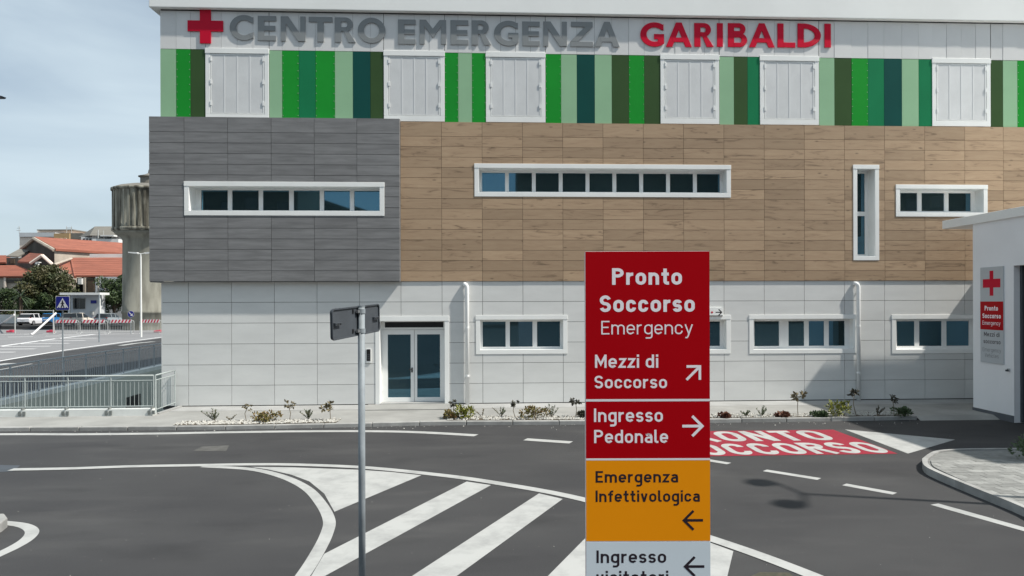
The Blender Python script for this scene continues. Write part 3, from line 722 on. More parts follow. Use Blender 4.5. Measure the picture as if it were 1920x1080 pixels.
for edges, c in groups:
    for k in range(len(c)):
        a, b = wx(edges[k], 0, 130), wx(edges[k + 1], 0, 130)
        MB().box(a + .003, b - .003, random.uniform(-.002, .002), .019, Z2 + .004, ZG - .006).build('green_panel', CM[c[k]], uw)
        MB().box(a + .003, b - .003, random.uniform(-.004, .004), .019, ZG + .006, ZR + .25).build('grey_panel', 'panel_grey', uw)
        if c[k] == 'G':
            rv = MB()
            for z in range(9):
                for x in (a + .025, b - .025): rv.obox((x, -.004, Z2 + .15 + z * (ZG - Z2 - .3) / 8), (.008, 0, 0), (0, .004, 0), (0, 0, .008))
            rv.build('rivets', 'zinc', uw)['kind'] = 'stuff'
for p0, p1 in swin:
    a, b = wx(p0, -.014, 150), wx(p1, -.014, 150)
    for k in range(4):
        q0, q1 = a + (b - a) * k / 4, a + (b - a) * (k + 1) / 4
        MB().box(q0 + .003, q1 - .003, random.uniform(-.004, .004), .019, ZWT + .004, ZR + .25).build('grey_panel', 'panel_grey', uw)
    m = MB(); fw = .125
    m.box(a, a + fw, -.014, .02, ZWB + .16, ZWT - .15).box(b - fw, b, -.014, .02, ZWB + .16, ZWT - .15).box(a, b, -.014, .02, ZWB, ZWB + .16).box(a - .008, b + .008, -.026, .02, ZWT - .15, ZWT)
    sw = m.build('shuttered_window', 'white_trim', hosp, bevel=.006)
    MB().box(a + fw, b - fw, .012, .019, ZWB + .16, ZWT - .15).build('backing', 'screen', sw)
    xi, xj = a + fw + .05, b - fw - .05
    for k in range(4):
        q0, q1 = xi + (xj - xi) * k / 4, xi + (xj - xi) * (k + 1) / 4; y = -.005 + random.uniform(-.001, .001)
        MB().box(q0 + .001, q1 - .001, y, y + .012, ZWB + .2, ZWT - .2).build('shutter_panel', 'screen', sw)
        if k: MB().box(q0 - .016, q0 + .016, -.0095, -.0065, ZWB + .2, ZWT - .2).build('rib', 'screen_rib', sw)
    MB().box(xi - .035, xi - .004, -.011, .01, ZWB + .17, ZWT - .17).box(xj + .004, xj + .035, -.011, .01, ZWB + .17, ZWT - .17).box(xi - .004, xj + .004, -.011, .01, ZWB + .17, ZWB + .195).box(xi - .004, xj + .004, -.011, .01, ZWT - .195, ZWT - .17).build('shutter_frame', 'white_trim', sw)
    for z in (.2, .5, .82):
        for x in (xi - .02, xj + .02):
            zz = ZWB + (ZWT - ZWB) * z; MB().box(x - .025, x + .025, -.026, -.0115, zz, zz + .12).build('hinge', 'pvc', sw)
# roof slab; below it a black strip paints in the thin line of shade
RO = -.17; XR0 = wx(278.5, RO, 8)
rf = MB().box(XR0, XR, RO, 34, ZR, ZRT).build('roof', 'roof_white', hosp, bevel=.02)
MB().box(XU - .0, XR, .03, .6, ZR - .5, ZR - .0).box(XU + .02, XR, -.012, .03, ZR - .03, ZR - .002).build('painted_shadow_gap', 'black', rf)
# the building's mass behind the facades
core = MB().box(XL, XR, .62, 34, ZB, Z1).box(XB0 + .3, XR, .63, 34, Z1, Z2).box(XU, XR, .05, 34, Z2, ZR)
core.box(XL, XL + .02, .03, .62, ZB, Z1 - .03).box(XL + .02, XR, .2, .62, ZB, .1)
core.build('inner_walls', 'railing_base', hosp)
MB().box(XL - .02, XL + .005, 0, .03, Z0, Z1 - .03).build('corner_trim', 'stone_tile', hosp)

# --- downpipes
for px, top, nm in ((876, 528, 'left of the ground-floor windows'), (1610, 527, 'between two ground-floor windows, half in shade')):
    x = wx(px, -.1, 640); zt = Z1 - .12
    pth = [(x - .08, .02, zt + .035), (x - .075, -.03, zt + .035), (x - .062, -.065, zt + .03), (x - .04, -.085, zt + .015), (x - .018, -.09, zt - .012), (x - .004, -.09, zt - .05), (x, -.09, zt - .1), (x, -.09, zt - .16)]
    dp = thing('downpipe', 'white downpipe on the stone-tile wall ' + nm, 'pipe', (x, -.09, .10), 'white downpipes on the ground-floor wall')
    MB().tube(pth + [(x, -.09, .10)], .058, 12).build('pipe', 'pvc', dp, smooth=True)
    for z in (.9, 2.3, 3.3):
        MB().tube([(x, -.09, z), (x, -.09, z + .05)], .0605, 12).box(x - .015, x + .015, -.09, .0, z + .01, z + .04).build('clamp', 'pvc', dp)
# --- intercom
x, z = wx(691, -.03, 667), wz(691, 667)
ic = thing('intercom', 'small black intercom panel on the wall left of the glass door', 'intercom', (x, 0, z - .22))
MB().box(x - .07, x + .07, -.03, -.002, z - .2, z + .2).build('housing', 'pvc', ic); MB().box(x - .055, x + .055, -.04, -.031, z - .15, z + .19).build('face', 'black', ic, bevel=.003)
for k in range(3): MB().box(x - .03, x + .03, -.044, -.0405, z - .1 + k * .06, z - .07 + k * .06).build('button', 'sign_back', ic)
# --- small wall sign with crosses and arrow, half hidden by the totem
sx0, sx1, sz0, sz1 = wx(1216, -.04, 586), wx(1355, -.04, 586), wz(1345, 593, -.04), wz(1345, 577, -.04)
ws = thing('wall_sign', 'narrow white wall sign with red crosses and a black arrow above a window', 'sign', (sx0, 0, sz0))
MB().box(sx0, sx1, -.05, -.07 + .068, sz0, sz1).build('panel', 'white_trim', ws)
MB().box(sx0, sx1, -.055, -.051, sz0, sz0 + .025).build('underline', 'black', ws)
for px in (1335, 1326):
    c = on_y(px, 585.5, -.05); r_ = .035
    MB().box(c.x - r_, c.x + r_, -.054, -.0505, c.z - r_ / 3, c.z + r_ / 3).box(c.x - r_ / 3, c.x + r_ / 3, -.0545, -.0505, c.z - r_, c.z + r_).build('red_cross', 'cross_red', ws)
arrow(on_y(1347.5, 585.5, -.051), UX, UZ, UN, .18, 0, .16, 'black', ws)

# --- facade lettering
def facade_letter(ch, bx, m, parent, y0=-.006, th=.026):
    A, B_ = on_y(bx[0], bx[3], y0 - th), on_y(bx[1], bx[2], y0 - th)
    X0, X1, Zb, Zt = A.x, B_.x, A.z, B_.z; W, H = X1 - X0, Zt - Zb; s = .185; b = .145; mb = MB(); cnt = [0]
    def P(pts):
        cnt[0] += 1; mb.prism([(X0 + x, y0, Zb + z) for x, z in pts], (0, -th - .0008 * cnt[0], 0))
    def Rr(x0, x1, z0, z1): P([(x0, z0), (x1, z0), (x1, z1), (x0, z1)])
    def ring(cx, cz, rx, rz, ix, iz, a0, a1, n=22):
        cnt[0] += 1
        o = arc(cx, cz, rx, rz, a0, a1, n); i = arc(cx, cz, ix, iz, a0, a1, n)
        for k in range(n): mb.prism([(X0 + x, y0, Zb + z) for x, z in (o[k], o[k + 1], i[k + 1], i[k])], (0, -th - .0008 * cnt[0], 0))
    if ch == 'E':
        Rr(0, s, 0, H); Rr(s, W, 0, b); Rr(s, W, H - b, H); Rr(s, W * .95, H / 2 - b / 2, H / 2 + b / 2)
    elif ch == 'T': Rr(0, W, H - b, H); Rr(W / 2 - s / 2, W / 2 + s / 2, 0, H - b)
    elif ch == 'L': Rr(0, s, 0, H); Rr(s, W, 0, b)
    elif ch == 'I': Rr(0, W, 0, H)
    elif ch == 'N': Rr(0, s * .8, 0, H); Rr(W - s * .8, W, 0, H); P([(W - s * 1.15, 0), (W, 0), (s * 1.15, H), (0, H)])
    elif ch == 'M':
        Rr(0, s * .8, 0, H); Rr(W - s * .8, W, 0, H); P([(W / 2 - .01, H * .28), (W / 2 + .01, H * .28), (W / 2 + .01, H * .62), (s, H), (0, H)]); P([(W / 2 - .01, H * .28), (W / 2 + .01, H * .28), (W, H), (W - s, H), (W / 2 - .01, H * .62)])
    elif ch == 'Z': Rr(0, W, 0, b); Rr(W * .04, W * .98, H - b, H); P([(0, b), (s * 1.25, b), (W * .98, H - b), (W * .98 - s * 1.25, H - b)])
    elif ch == 'A':
        k = s * 1.02
        P([(0, 0), (k, 0), (W / 2 + .02, H * .76), (W / 2 + .08, H), (W / 2 - .085, H)]); P([(W - k, 0), (W, 0), (W / 2 + .085, H), (W / 2 - .08, H), (W / 2 - .02, H * .76)]); Rr(W * .25, W * .75, H * .2, H * .2 + b * .9)
    elif ch == 'O': ring(W / 2, H / 2, W / 2, H / 2, W / 2 - s * .95, H / 2 - b, 0, 360, 40)
    elif ch in 'CG':
        R_ = H / 2; cx = W * .60
        ring(cx, H / 2, cx, R_, cx - s, R_ - b * 1.02, 52, 308 if ch == 'C' else 311, 34)
        if ch == 'C':
            P([(W * .98, H - b * 1.65), (W * .98, H - .05), (cx + cx * math.cos(math.radians(54)), H / 2 + R_ * math.sin(math.radians(54))), (cx + (cx - s) * math.cos(math.radians(54)), H / 2 + (R_ - b) * math.sin(math.radians(54)))])
            P([(W, b * 1.65), (W, .05), (cx + cx * math.cos(math.radians(54)), H / 2 - R_ * math.sin(math.radians(54))), (cx + (cx - s) * math.cos(math.radians(54)), H / 2 - (R_ - b) * math.sin(math.radians(54)))])
        else:
            P([(W * .98, H - b * 1.65), (W * .98, H - .05), (cx + cx * math.cos(math.radians(54)), H / 2 + R_ * math.sin(math.radians(54))), (cx + (cx - s) * math.cos(math.radians(54)), H / 2 + (R_ - b) * math.sin(math.radians(54)))])
            Rr(W - s, W, H * .125, H * .52); Rr(W * .58, W, H * .52 - b, H * .52)
    elif ch == 'D':
        Rr(0, s, 0, H); rx = W - s; ring(s * .9, H / 2, W - s * .9, H / 2, W - s * 1.9, H / 2 - b, -90, 90, 26)
    elif ch in 'RB':
        Rr(0, s, 0, H); top = H * (.44 if ch == 'R' else .5); r_ = (H - top) / 2; e = W * (.86 if ch == 'R' else .92) - r_ * 1.05
        ring(e, H - r_, r_ * 1.05, r_, r_ * 1.05 - s * .85, r_ - b * .85, -90, 90, 16); Rr(s, e, H - b * .85, H); Rr(s, e, top, top + b * .85)
        if ch == 'R': P([(W - s * 1.15, 0), (W, 0), (W * .62, top + .03), (W * .40, top + .03)])
        else:
            r2 = (top + b * .4) / 2; e2 = W - r2 * 1.1
            ring(e2, r2, r2 * 1.1, r2, r2 * 1.1 - s * .9, r2 - b * .85, -90, 90, 16); Rr(s, e2, 0, b * .85); Rr(s, e2, r2 * 2 - b * .85, r2 * 2)
    mb.build('letter', m, parent, bevel=.004)
def word(spec, m, name, label):
    o = thing(name, label, 'lettering', (on_y(spec[0][1], spec[0][4]).x, -.05, on_y(spec[0][1], spec[0][4]).z), 'raised facade lettering')
    for ch, a, b, t, d in spec: facade_letter(ch, (a, b, t, d), m, o)
z5 = lambda L_: [(c, 260 + a / 4, 260 + b / 4, t / 4, d / 4) for c, a, b, t, d in L_]
z6 = lambda L_: [(c, 700 + a / 4, 700 + b / 4, t / 4, d / 4) for c, a, b, t, d in L_]
z7 = lambda L_: [(c, 1140 + a / 4, 1140 + b / 4, t / 4, d / 4) for c, a, b, t, d in L_]
word(z5([('C', 682, 862, 113, 300), ('E', 893, 1030, 120, 303), ('N', 1065, 1250, 124, 307), ('T', 1275, 1452, 128, 312), ('R', 1470, 1628, 132, 316), ('O', 1643, 1850, 134, 322)]), 'letter_grey', 'facade_word', 'grey raised facade word CENTRO')
word(z6([('E', 185, 317, 147, 330), ('M', 347, 545, 150, 330), ('E', 578, 712, 152, 334), ('R', 737, 885, 154, 336), ('G', 905, 1088, 156, 342), ('E', 1117, 1248, 162, 343), ('N', 1275, 1452, 163, 345), ('Z', 1477, 1648, 165, 348), ('A', 1657, 1848, 165, 350)]), 'letter_grey', 'facade_word', 'grey raised facade word EMERGENZA')
word(z7([('G', 243, 420, 168, 348), ('A', 435, 628, 170, 350), ('R', 648, 793, 174, 350), ('I', 818, 862, 174, 350), ('B', 900, 1043, 175, 351), ('A', 1058, 1250, 176, 353), ('L', 1272, 1405, 177, 354), ('D', 1423, 1597, 178, 354), ('I', 1625, 1672, 178, 355)]), 'letter_red', 'facade_word', 'red raised facade word GARIBALDI')
a, b = on_y(351.5, 81.5, -.036), on_y(418, 15.5, -.036); cx, cz, hw = (a.x + b.x) / 2, (a.z + b.z) / 2, (b.x - a.x) / 2
t = hw * .31
pts = [(-t, -hw), (t, -hw), (t, -t), (hw, -t), (hw, t), (t, t), (t, hw), (-t, hw), (-t, t), (-hw, t), (-hw, -t), (-t, -t)]
tag(MB().prism([(cx + x, -.006, cz + z) for x, z in pts], (0, -.03, 0)).build('facade_cross', 'cross_red', bevel=.004), 'large red cross on the facade before the grey word CENTRO', 'cross')

# ================================================================== ANNEX (ambulance entrance)
A = on_g(1825, 771.5, .05).xy; Bp = on_g(1920, 797, .0).xy
ad = (Bp - A).normalized(); an = Vector((ad.y, -ad.x))
if an.x > 0: an = -an                                            # outward normal, towards the left
def ann(px, py, off=0):                                          # photo point on the annex wall plane
    r = ray(px, py); P0 = A + an * off; n3 = Vector((an.x, an.y, 0)); t = (Vector((P0.x, P0.y, 0)) - CAM).dot(n3) / r.dot(n3); return CAM + r * t
def along(s, off=0): return A + ad * s + an * off
ZA = ann(1823, 421).z
annex = thing('annex_building', 'low white ambulance annex with flat overhanging roof', 'building', (A.x, A.y, 0))
so = (ann(1901, 600).xy - A).dot(ad); zo = ann(1901, 498).z
def awall(s0, s1, z0, z1, o0, o1, m, name, par=annex, bevel=0):
    p = [along(s0, o0), along(s1, o0), along(s1, o1), along(s0, o1)]
    return MB().prism([(q.x, q.y, z0) for q in p], (0, 0, z1 - z0)).build(name, m, par, bevel=bevel)
awall(0, so, 0, ZA, 0, -.3, 'annex_wall', 'wall'); awall(so, so + 2.6, zo, ZA, 0, -.3, 'annex_wall', 'wall'); awall(so + 2.6, so + 5.5, 0, ZA, 0, -.3, 'annex_wall', 'wall')
awall(0, .3, 0, ZA, -.3, -7, 'annex_wall', 'wall')
awall(so + 5.2, so + 5.5, 0, ZA, -.3, -7, 'annex_wall', 'wall')
dr = awall(so, so + 2.6, .02, zo, -.22, -.26, 'door_brown', 'sliding_door')
awall(so, so + .09, .02, zo, -.16, -.215, 'sign_back', 'door_frame', dr)
awall(-.012, so, .0, .17, .016, .001, 'plinth', 'plinth')
tipd = (ann(1775, 425).xy - A).dot(ad) - .12
awall(tipd, so + 6.2, ZA, ZA + .235, .06, -7.5, 'roof_white', 'roof', bevel=.01)
lk = Vector((wx(1836), 0))
MB().box(wx(1842), 16, A.y + .6, -.01, .1, 4.0).build('link_wall', 'annex_wall', annex)
# annex sign
p00, p10, p01 = ann(1838.5, 678, .03), ann(1881.5, 682, .03), ann(1837.5, 502, .03)
sU = Vector((ad.x, ad.y, 0)); sN = Vector((an.x, an.y, 0)); SW = (p10 - p00).dot(sU); SH = p01.z - p00.z; O0 = Vector((p00.x, p00.y, p00.z)) - sN * .03
asg = thing('annex_sign', 'tall grey sign with red cross on the white annex wall', 'sign', O0)
def apanel(u0, u1, v0, v1, d0, d1, m, name): 
    q = [O0 + sU * (SW * a) + UZ * (SH * b) + sN * d0 for a, b in ((u0, v0), (u1, v0), (u1, v1), (u0, v1))]
    return MB().prism(q, sN * (d1 - d0)).build(name, m, asg)
apanel(0, 1, 0, 1, .002, .03, 'sign_grey', 'panel'); apanel(0, 1, .345, .64, .0305, .033, 'totem_red', 'red_panel')
apanel(.42, .58, .70, .96, .0305, .033, 'cross_red', 'cross'); apanel(.12, .88, .785, .875, .0305, .0335, 'cross_red', 'cross')
def atext(t, u0, u1, v, cap, s, m, d=.034): lettering(t, s, O0 + sU * (SW * u0) + UZ * (SH * v) + sN * d, sU, UZ, sN, SW * (u1 - u0), SH * cap, m, asg)
atext('Pronto', .2, .78, .545, .05, .2, 'text_white'); atext('Soccorso', .1, .9, .465, .05, .2, 'text_white'); atext('Emergency', .1, .88, .395, .042, .11, 'text_white')
atext('Mezzi di', .16, .84, .275, .045, .15, 'text_dark', .031); atext('soccorso', .14, .88, .2, .045, .15, 'text_dark', .031); atext('Emergency', .1, .9, .115, .042, .1, 'text_faint', .031); atext('Vehicles', .2, .8, .055, .042, .1, 'text_faint', .031)
c = ann(1890, 694, .04)
hd = thing('wall_socket', 'small grey fitting on the annex wall below the sign', 'fitting', (c.x, c.y, c.z - .05))
MB().obox(c - sN * .02, sU * .035, sN * .02, UZ * .04).build('housing', 'zinc', hd); MB().tube([c, c + sN * .06 - UZ * .01], .025, 10).build('spout', 'sign_back', hd)

# ================================================================== TOTEM
DT = 6.05
def tot(px, py, off=0.0):     # photo point on the totem's front plane (parallel to the image)
    return at_d(px, py, DT - off)
TL, TR_ = tot(1098, 620), tot(1330.5, 620); tz = tot(1213, 471).z
tU = Rv.copy(); tN = -Fv; TW = (TR_ - TL).dot(tU); T0 = Vector((TL.x, TL.y, 0))
totem = thing('totem_sign', 'tall red and orange totem sign with directions standing on the hatched island', 'sign', T0)
def tpanel(z0, z1, d0, d1, m, name, u0=0.0, u1=None):
    u1 = TW if u1 is None else u1
    q = [T0 + tU * a + UZ * b + tN * d0 for a, b in ((u0, z0), (u1, z0), (u1, z1), (u0, z1))]
    return MB().prism(q, tN * (d1 - d0)).build(name, m, totem)
tpanel(0.0, tz, -.16, -.003, 'totem_edge', 'body', .001, TW - .001)
zt = lambda y: tot(1213, y).z
bands = [(471.5, 748, 'totem_red', 'red_panel'), (752.5, 859, 'totem_red', 'red_panel'), (863, 1014, 'totem_orange', 'orange_panel'), (1016, 1130, 'totem_grey', 'grey_panel'), (1133, 1230, 'totem_grey', 'grey_panel')]
for a, b, m_, nm in bands: tpanel(zt(b), zt(a), -.0025, .004, m_, nm)
tpanel(.12, tz - .002, -.0028, .001, 'totem_white', 'divider_backing', .002, TW - .002)
for a, b in ((748, 752.5), (859, 863)): tpanel(zt(b) + .0005, zt(a) - .0005, .0012, .0045, 'totem_white', 'divider')
tpanel(0, .12, -.2, .04, 'concrete', 'footing', -.05, TW + .05)
def ttext(t, x0, x1, top, base, s, m): 
    p = tot(x0, base); q = tot(x1, base); O = T0 + tU * (p - T0).dot(tU) + UZ * p.z + tN * .0042
    lettering(t, s, O, tU, UZ, tN, (q - p).dot(tU), zt(top) - zt(base), m, totem)
def tarrow(x0, x1, y0, y1, ang, m, k=1.0):
    c = tot((x0 + x1) / 2, (y0 + y1) / 2); O = T0 + tU * (c - T0).dot(tU) + UZ * c.z + tN * .0042
    arrow(O, tU, UZ, tN, (tot(x1, y0) - tot(x0, y0)).length * k, ang, .135, m, totem)
ttext('Pronto', 1147.6, 1278.5, 503, 534, .185, 'text_white'); ttext('Soccorso', 1124.5, 1302.5, 554, 585, .185, 'text_white'); ttext('Emergency', 1127.4, 1299, 601.7, 627, .095, 'text_white')
ttext('Mezzi di', 1115.6, 1234, 665, 689.7, .15, 'text_white'); ttext('Soccorso', 1114.7, 1250.4, 704.5, 728, .15, 'text_white'); tarrow(1285, 1314, 685, 714, 45, 'text_white', 1.22)
ttext('Ingresso', 1113.7, 1242.7, 766, 791, .15, 'text_white'); ttext('Pedonale', 1114, 1252.4, 806, 830.6, .15, 'text_white'); tarrow(1279, 1316.5, 779, 818.5, 0, 'text_white')
ttext('Emergenza', 1116.8, 1271.3, 883, 904.6, .16, 'text_dark'); ttext('Infettivologica', 1116.8, 1312, 919.4, 940.8, .16, 'text_dark'); tarrow(1282.3, 1318, 956.5, 994, 180, 'text_dark')
ttext('Ingresso', 1118.4, 1249, 1031.7, 1055.3, .155, 'text_dark'); ttext('visitatori', 1117.8, 1253, 1070, 1094, .155, 'text_dark'); tarrow(1284.5, 1320.5, 1042.7, 1081, 180, 'text_dark')

# ================================================================== SIGN POST seen from behind
pt = at_d(677.5, 575.5, 6.72); sp = thing('sign_post', 'galvanised post with dark back of a direction sign', 'sign', (pt.x, pt.y, 0))
MB().tube([(pt.x, pt.y, 0), (pt.x, pt.y, pt.z)], .031, 16).build('post', 'galv', sp, smooth=True)
MB().tube([(pt.x, pt.y, pt.z), (pt.x, pt.y, pt.z + .012)], .033, 16).build('cap', 'galv', sp)
c0, c1 = at_d(621.5, 608, 6.19), at_d(709.5, 595.5, 7.2); pz = (at_d(665, 575.5, 6.7).z + at_d(665, 628, 6.7).z) / 2
pu = Vector((c1.x - c0.x, c1.y - c0.y, 0)); pl = pu.length; pu.normalize(); pn = Vector((-pu.y, pu.x, 0)); pu = (pu + UZ * .04).normalized(); pw = pn.cross(pu); pw = pw if pw.z > 0 else -pw; pc = Vector(((c0.x + c1.x) / 2, (c0.y + c1.y) / 2, pz))
pan = MB()
# rounded-corner plate
ph = .127; pts = []
for cx, cz, a0 in ((pl / 2 - .03, ph - .03, 0), (-pl / 2 + .03, ph - .03, 90), (-pl / 2 + .03, -ph + .03, 180), (pl / 2 - .03, -ph + .03, 270)): pts += arc(cx, cz, .03, .03, a0, a0 + 90, 4)
tow = 1 if pn.dot(CAM - pc) > 0 else -1
pnc = pn * tow
pan.prism([pc + pu * x + pw * z - pnc * .0 for x, z in pts], -pnc * .012)
plate = pan.build('plate', 'sign_back', sp)
rim = MB()
for q in offset_strip(pts, .012, True): rim.prism([pc + pu * a.x + pw * a.y + pnc * .0005 for a in q], pnc * .012)
rim.build('rim', 'sign_back', plate)
for u in (-pl / 2 + .09, pl / 2 - .09):
    MB().obox(pc + pu * u + pnc * .012, pu * .06, pnc * .0115, UZ * .012).build('stiffener', 'sign_back', plate)
    for k in (-.035, 0, .035): MB().obox(pc + pu * (u + k) + pnc * .0255, pu * .008, pnc * .002, UZ * .007).build('slot', 'black', plate)
foot = Vector((pt.x, pt.y, 0)); sgn = (foot - pc).dot(pu)
for z in (-.085, .09):
    q = pc + pu * sgn + UZ * z; dist = (Vector((pt.x, pt.y, q.z)) - q).dot(pnc)
    MB().obox(q + pnc * (dist / 2 - .012), pu * .016, pnc * (dist / 2 - .014), UZ * .018).build('bracket', 'black', sp)
    MB().tube([(pt.x, pt.y, q.z - .02), (pt.x, pt.y, q.z + .02)], .036, 16).build('clamp', 'galv', sp)
    MB().obox(Vector((pt.x, pt.y, q.z)) - pu * .05 - pnc * .01, pu * .022, pnc * .012, UZ * .012).build('bolt', 'steel_bolt', sp)

# ================================================================== RAILINGS
def railing(name, label, P, Q, z0, zt_, nb, npost, m, post_r=.022, bar_r=.008, rail_r=.024, plates=False):
    t = thing(name, label, 'railing', (P.x, P.y, z0))
    L_ = (Q - P).length
    MB().tube([(P.x, P.y, zt_), (Q.x, Q.y, zt_)], rail_r, 10).build('top_rail', m, t, smooth=True)
    MB().tube([(P.x, P.y, zt_ - .13), (Q.x, Q.y, zt_ - .13)], rail_r * .6, 8).build('lower_rail', m, t)
    MB().tube([(P.x, P.y, z0 + .06), (Q.x, Q.y, z0 + .06)], rail_r * .6, 8).build('bottom_rail', m, t)
    for i in range(nb):
        p = P.lerp(Q, (i + .5) / nb); MB().tube([(p.x, p.y, z0 + .05), (p.x, p.y, zt_ - .12)], bar_r, 5).build('bar', m, t)
    for i in range(npost + 1):
        p = P.lerp(Q, i / npost); MB().tube([(p.x, p.y, z0 - .05), (p.x, p.y, zt_)], post_r, 8).build('post', m, t)
        if plates:
            MB().box(p.x - .09, p.x - .02, p.y - .145, p.y - .125, z0 - .15, z0 - .04).build('foot_plate', 'galv_dark', t); MB().box(p.x + .02, p.x + .09, p.y - .145, p.y - .125, z0 - .15, z0 - .04).build('foot_plate', 'galv_dark', t)
            MB().box(p.x - .015, p.x + .015, p.y - .14, p.y, z0 + .002, z0 + .05).build('bracket', 'galv_dark', t)
    return t
zr = 1.14
nr0 = Vector((NR.x - .02, NR.y - .12)); dl = (NL - NR).normalized(); nr1 = nr0 + dl * 9.9
railing('near_railing', 'pale grey steel railing along the near edge of the sunken ramp', nr1, nr0, .27, zr, 90, 9, 'rail', post_r=.015, bar_r=.006, rail_r=.02, plates=True)
wb = Vector((wx(330, 0, 765), -.06))
railing('side_railing', 'short steel railing joining the ramp corner to the stone-tile wall', nr0 + Vector((.02, .06)), wb, .16, zr, 12, 1, 'rail', post_r=.018, bar_r=.0075, rail_r=.02)
fa, fb = NL - d_l * 2 + Vector((-d_l.y, d_l.x)) * .18, FL + Vector((-d_l.y, d_l.x)) * .18
railing('far_railing', 'dark grey railing with close bars on top of the far retaining wall', fa, fb, .02, 1.07, 150, 14, 'rail_far', bar_r=.012, post_r=.03)

# ================================================================== PLANTS in the gravel beds
def leafq(m, c, d, ln, wd, up=None):
    d = d.normalized(); s_ = d.cross(Vector((random.uniform(-1, 1), random.uniform(-1, 1), random.uniform(-.4, 1)))).normalized() * wd
    m.add([c, c + d * ln * .55 + s_, c + d * ln, c + d * ln * .55 - s_], [(0, 1, 2, 3)])
def rnd_dir(zmin=-.2):
    while True:
        v = Vector((random.uniform(-1, 1), random.uniform(-1, 1), random.uniform(zmin, 1)))
        if .1 < v.length < 1: return v.normalized()
def bush(p, w_, h_, mt, lab):
    t = thing('small_bush', lab, 'plant', p, 'plants in the gravel bed'); m = MB()
    cl = [(Vector((random.uniform(-.5, .5) * w_, random.uniform(-.3, .3) * w_, random.uniform(.25, .7) * h_)), random.uniform(.2, .36) * min(w_, h_ * 1.4)) for _ in range(9)]
    for c, r_ in cl:
        for _ in range(42):
            d = rnd_dir(-.6); leafq(m, p + c + d * r_ * random.uniform(.5, 1), d + Vector((0, 0, .3)), .07, .022)
    m.build('foliage', mt, t)
    MB().tube([p, p + Vector((.02, 0, h_ * .5))], .012, 5).build('stem', 'stem', t)
def spiky(p, h_, n, mt, lab):
    t = thing('rosemary', lab, 'plant', p, 'plants in the gravel bed'); m = MB(); s_ = MB()
    for _ in range(n):
        tip = Vector((random.gauss(0, .13), random.gauss(0, .08), h_ * random.uniform(.55, 1))); s_.tube([p, p + tip * .5 + Vector((0, 0, .02)), p + tip], .006, 4)
        for k in range(26):
            f = random.uniform(.2, 1); leafq(m, p + tip * f, rnd_dir(.0) + Vector((0, 0, .6)), .05, .008)
    m.build('foliage', mt, t); s_.build('stems', 'stem', t)
def stalk(p, h_, r_, mt, lab):
    t = thing('stalk_plant', lab, 'plant', p, 'plants in the gravel bed'); b = Vector((random.uniform(-.06, .06), 0, 0)); top = p + Vector((random.uniform(-.05, .05), 0, h_))
    MB().tube([p, p.lerp(top, .5) + b, top], .009, 5).build('stem', 'stem', t); m = MB()
    for _ in range(5):
        c = top + Vector((random.gauss(0, r_ * .5), random.gauss(0, r_ * .4), random.gauss(0, r_ * .4)))
        for _ in range(11): leafq(m, c, rnd_dir(-.5), r_ * .75, r_ * .17)
    m.build('rosette', mt, t)
def gp(px, py): 
    q = on_g(px, py, .10); return Vector((q.x, q.y + .1, .10))
spiky(gp(399, 791), .30, 9, 'leaf_rosemary', 'dark green upright rosemary, leftmost in the gravel')
stalk(gp(459, 789), .34, .09, 'leaf_dry', 'thin dry stalk between the leftmost rosemary and a yellow bush')
spiky(gp(429, 790), .16, 2, 'leaf_dry', 'tiny dry twig just right of the leftmost rosemary')
bush(gp(493, 792), .62, .24, 'leaf_olive', 'low yellow-green bush left of the grey sign post')
stalk(gp(541, 789), .36, .12, 'leaf_dry', 'dry tufted stalk between yellow bush and second rosemary')
spiky(gp(577, 788), .30, 9, 'leaf_rosemary', 'dark green rosemary nearest the grey sign post')
stalk(gp(618, 789), .40, .15, 'leaf_dry', 'tall tufted stalk just left of the grey sign post')
stalk(gp(848, 784), .36, .12, 'leaf_dusk', 'dark tufted stalk right of the glass door')
bush(gp(850, 786), .34, .18, 'leaf_olive', 'small olive bush under the stalk right of the door')
bush(gp(873, 785), .5, .32, 'leaf_yellow', 'bright yellow-green bush below the left downpipe')
spiky(gp(904, 784), .24, 2, 'leaf_dry', 'thin dry twig right of the bright yellow bush')
spiky(gp(940, 783), .26, 6, 'leaf_rosemary', 'small upright rosemary under the left ground-floor window')
stalk(gp(966, 784), .36, .11, 'leaf_dusk', 'leaning tufted stalk under the left ground-floor window')
bush(gp(1003, 785), .62, .28, 'leaf_olive', 'broad red-tipped bush under the left ground-floor window')
spiky(gp(1035, 784), .32, 7, 'leaf_rosemary', 'grey-green spiky plant right of the broad red-tipped bush')
stalk(gp(1080, 783), .38, .13, 'leaf_dusk', 'tufted stalk just left of the tall totem sign')
bush(gp(1095, 784), .2, .18, 'leaf_dusk', 'small dark bush touching the left edge of the totem')
bush(gp(1363, 784), .24, .10, 'leaf_red', 'low reddish plant nearest the totem on its right')
spiky(gp(1401, 782), .16, 5, 'leaf_rosemary', 'tiny green tuft under the window right of the totem')
spiky(gp(1431, 782), .26, 7, 'leaf_rosemary', 'green rosemary under the four-pane window')
bush(gp(1471, 783), .3, .10, 'leaf_red', 'low reddish-brown plant under the four-pane window')
stalk(gp(1499, 782), .52, .16, 'leaf_dry', 'tall dry tufted stalk at the edge of the wall shadow')
bush(gp(1541, 782), .3, .12, 'leaf_rosemary', 'low green plant left of the shaded yellow-green bush')
bush(gp(1578, 781), .48, .36, 'leaf_yellow', 'yellow-green bush in shade left of the right downpipe')
stalk(gp(1609, 781), .58, .15, 'leaf_dusk', 'tall dark tufted stalk in front of the right downpipe')
spiky(gp(1649, 781), .28, 5, 'leaf_dusk', 'dark twiggy plant right of the right downpipe')
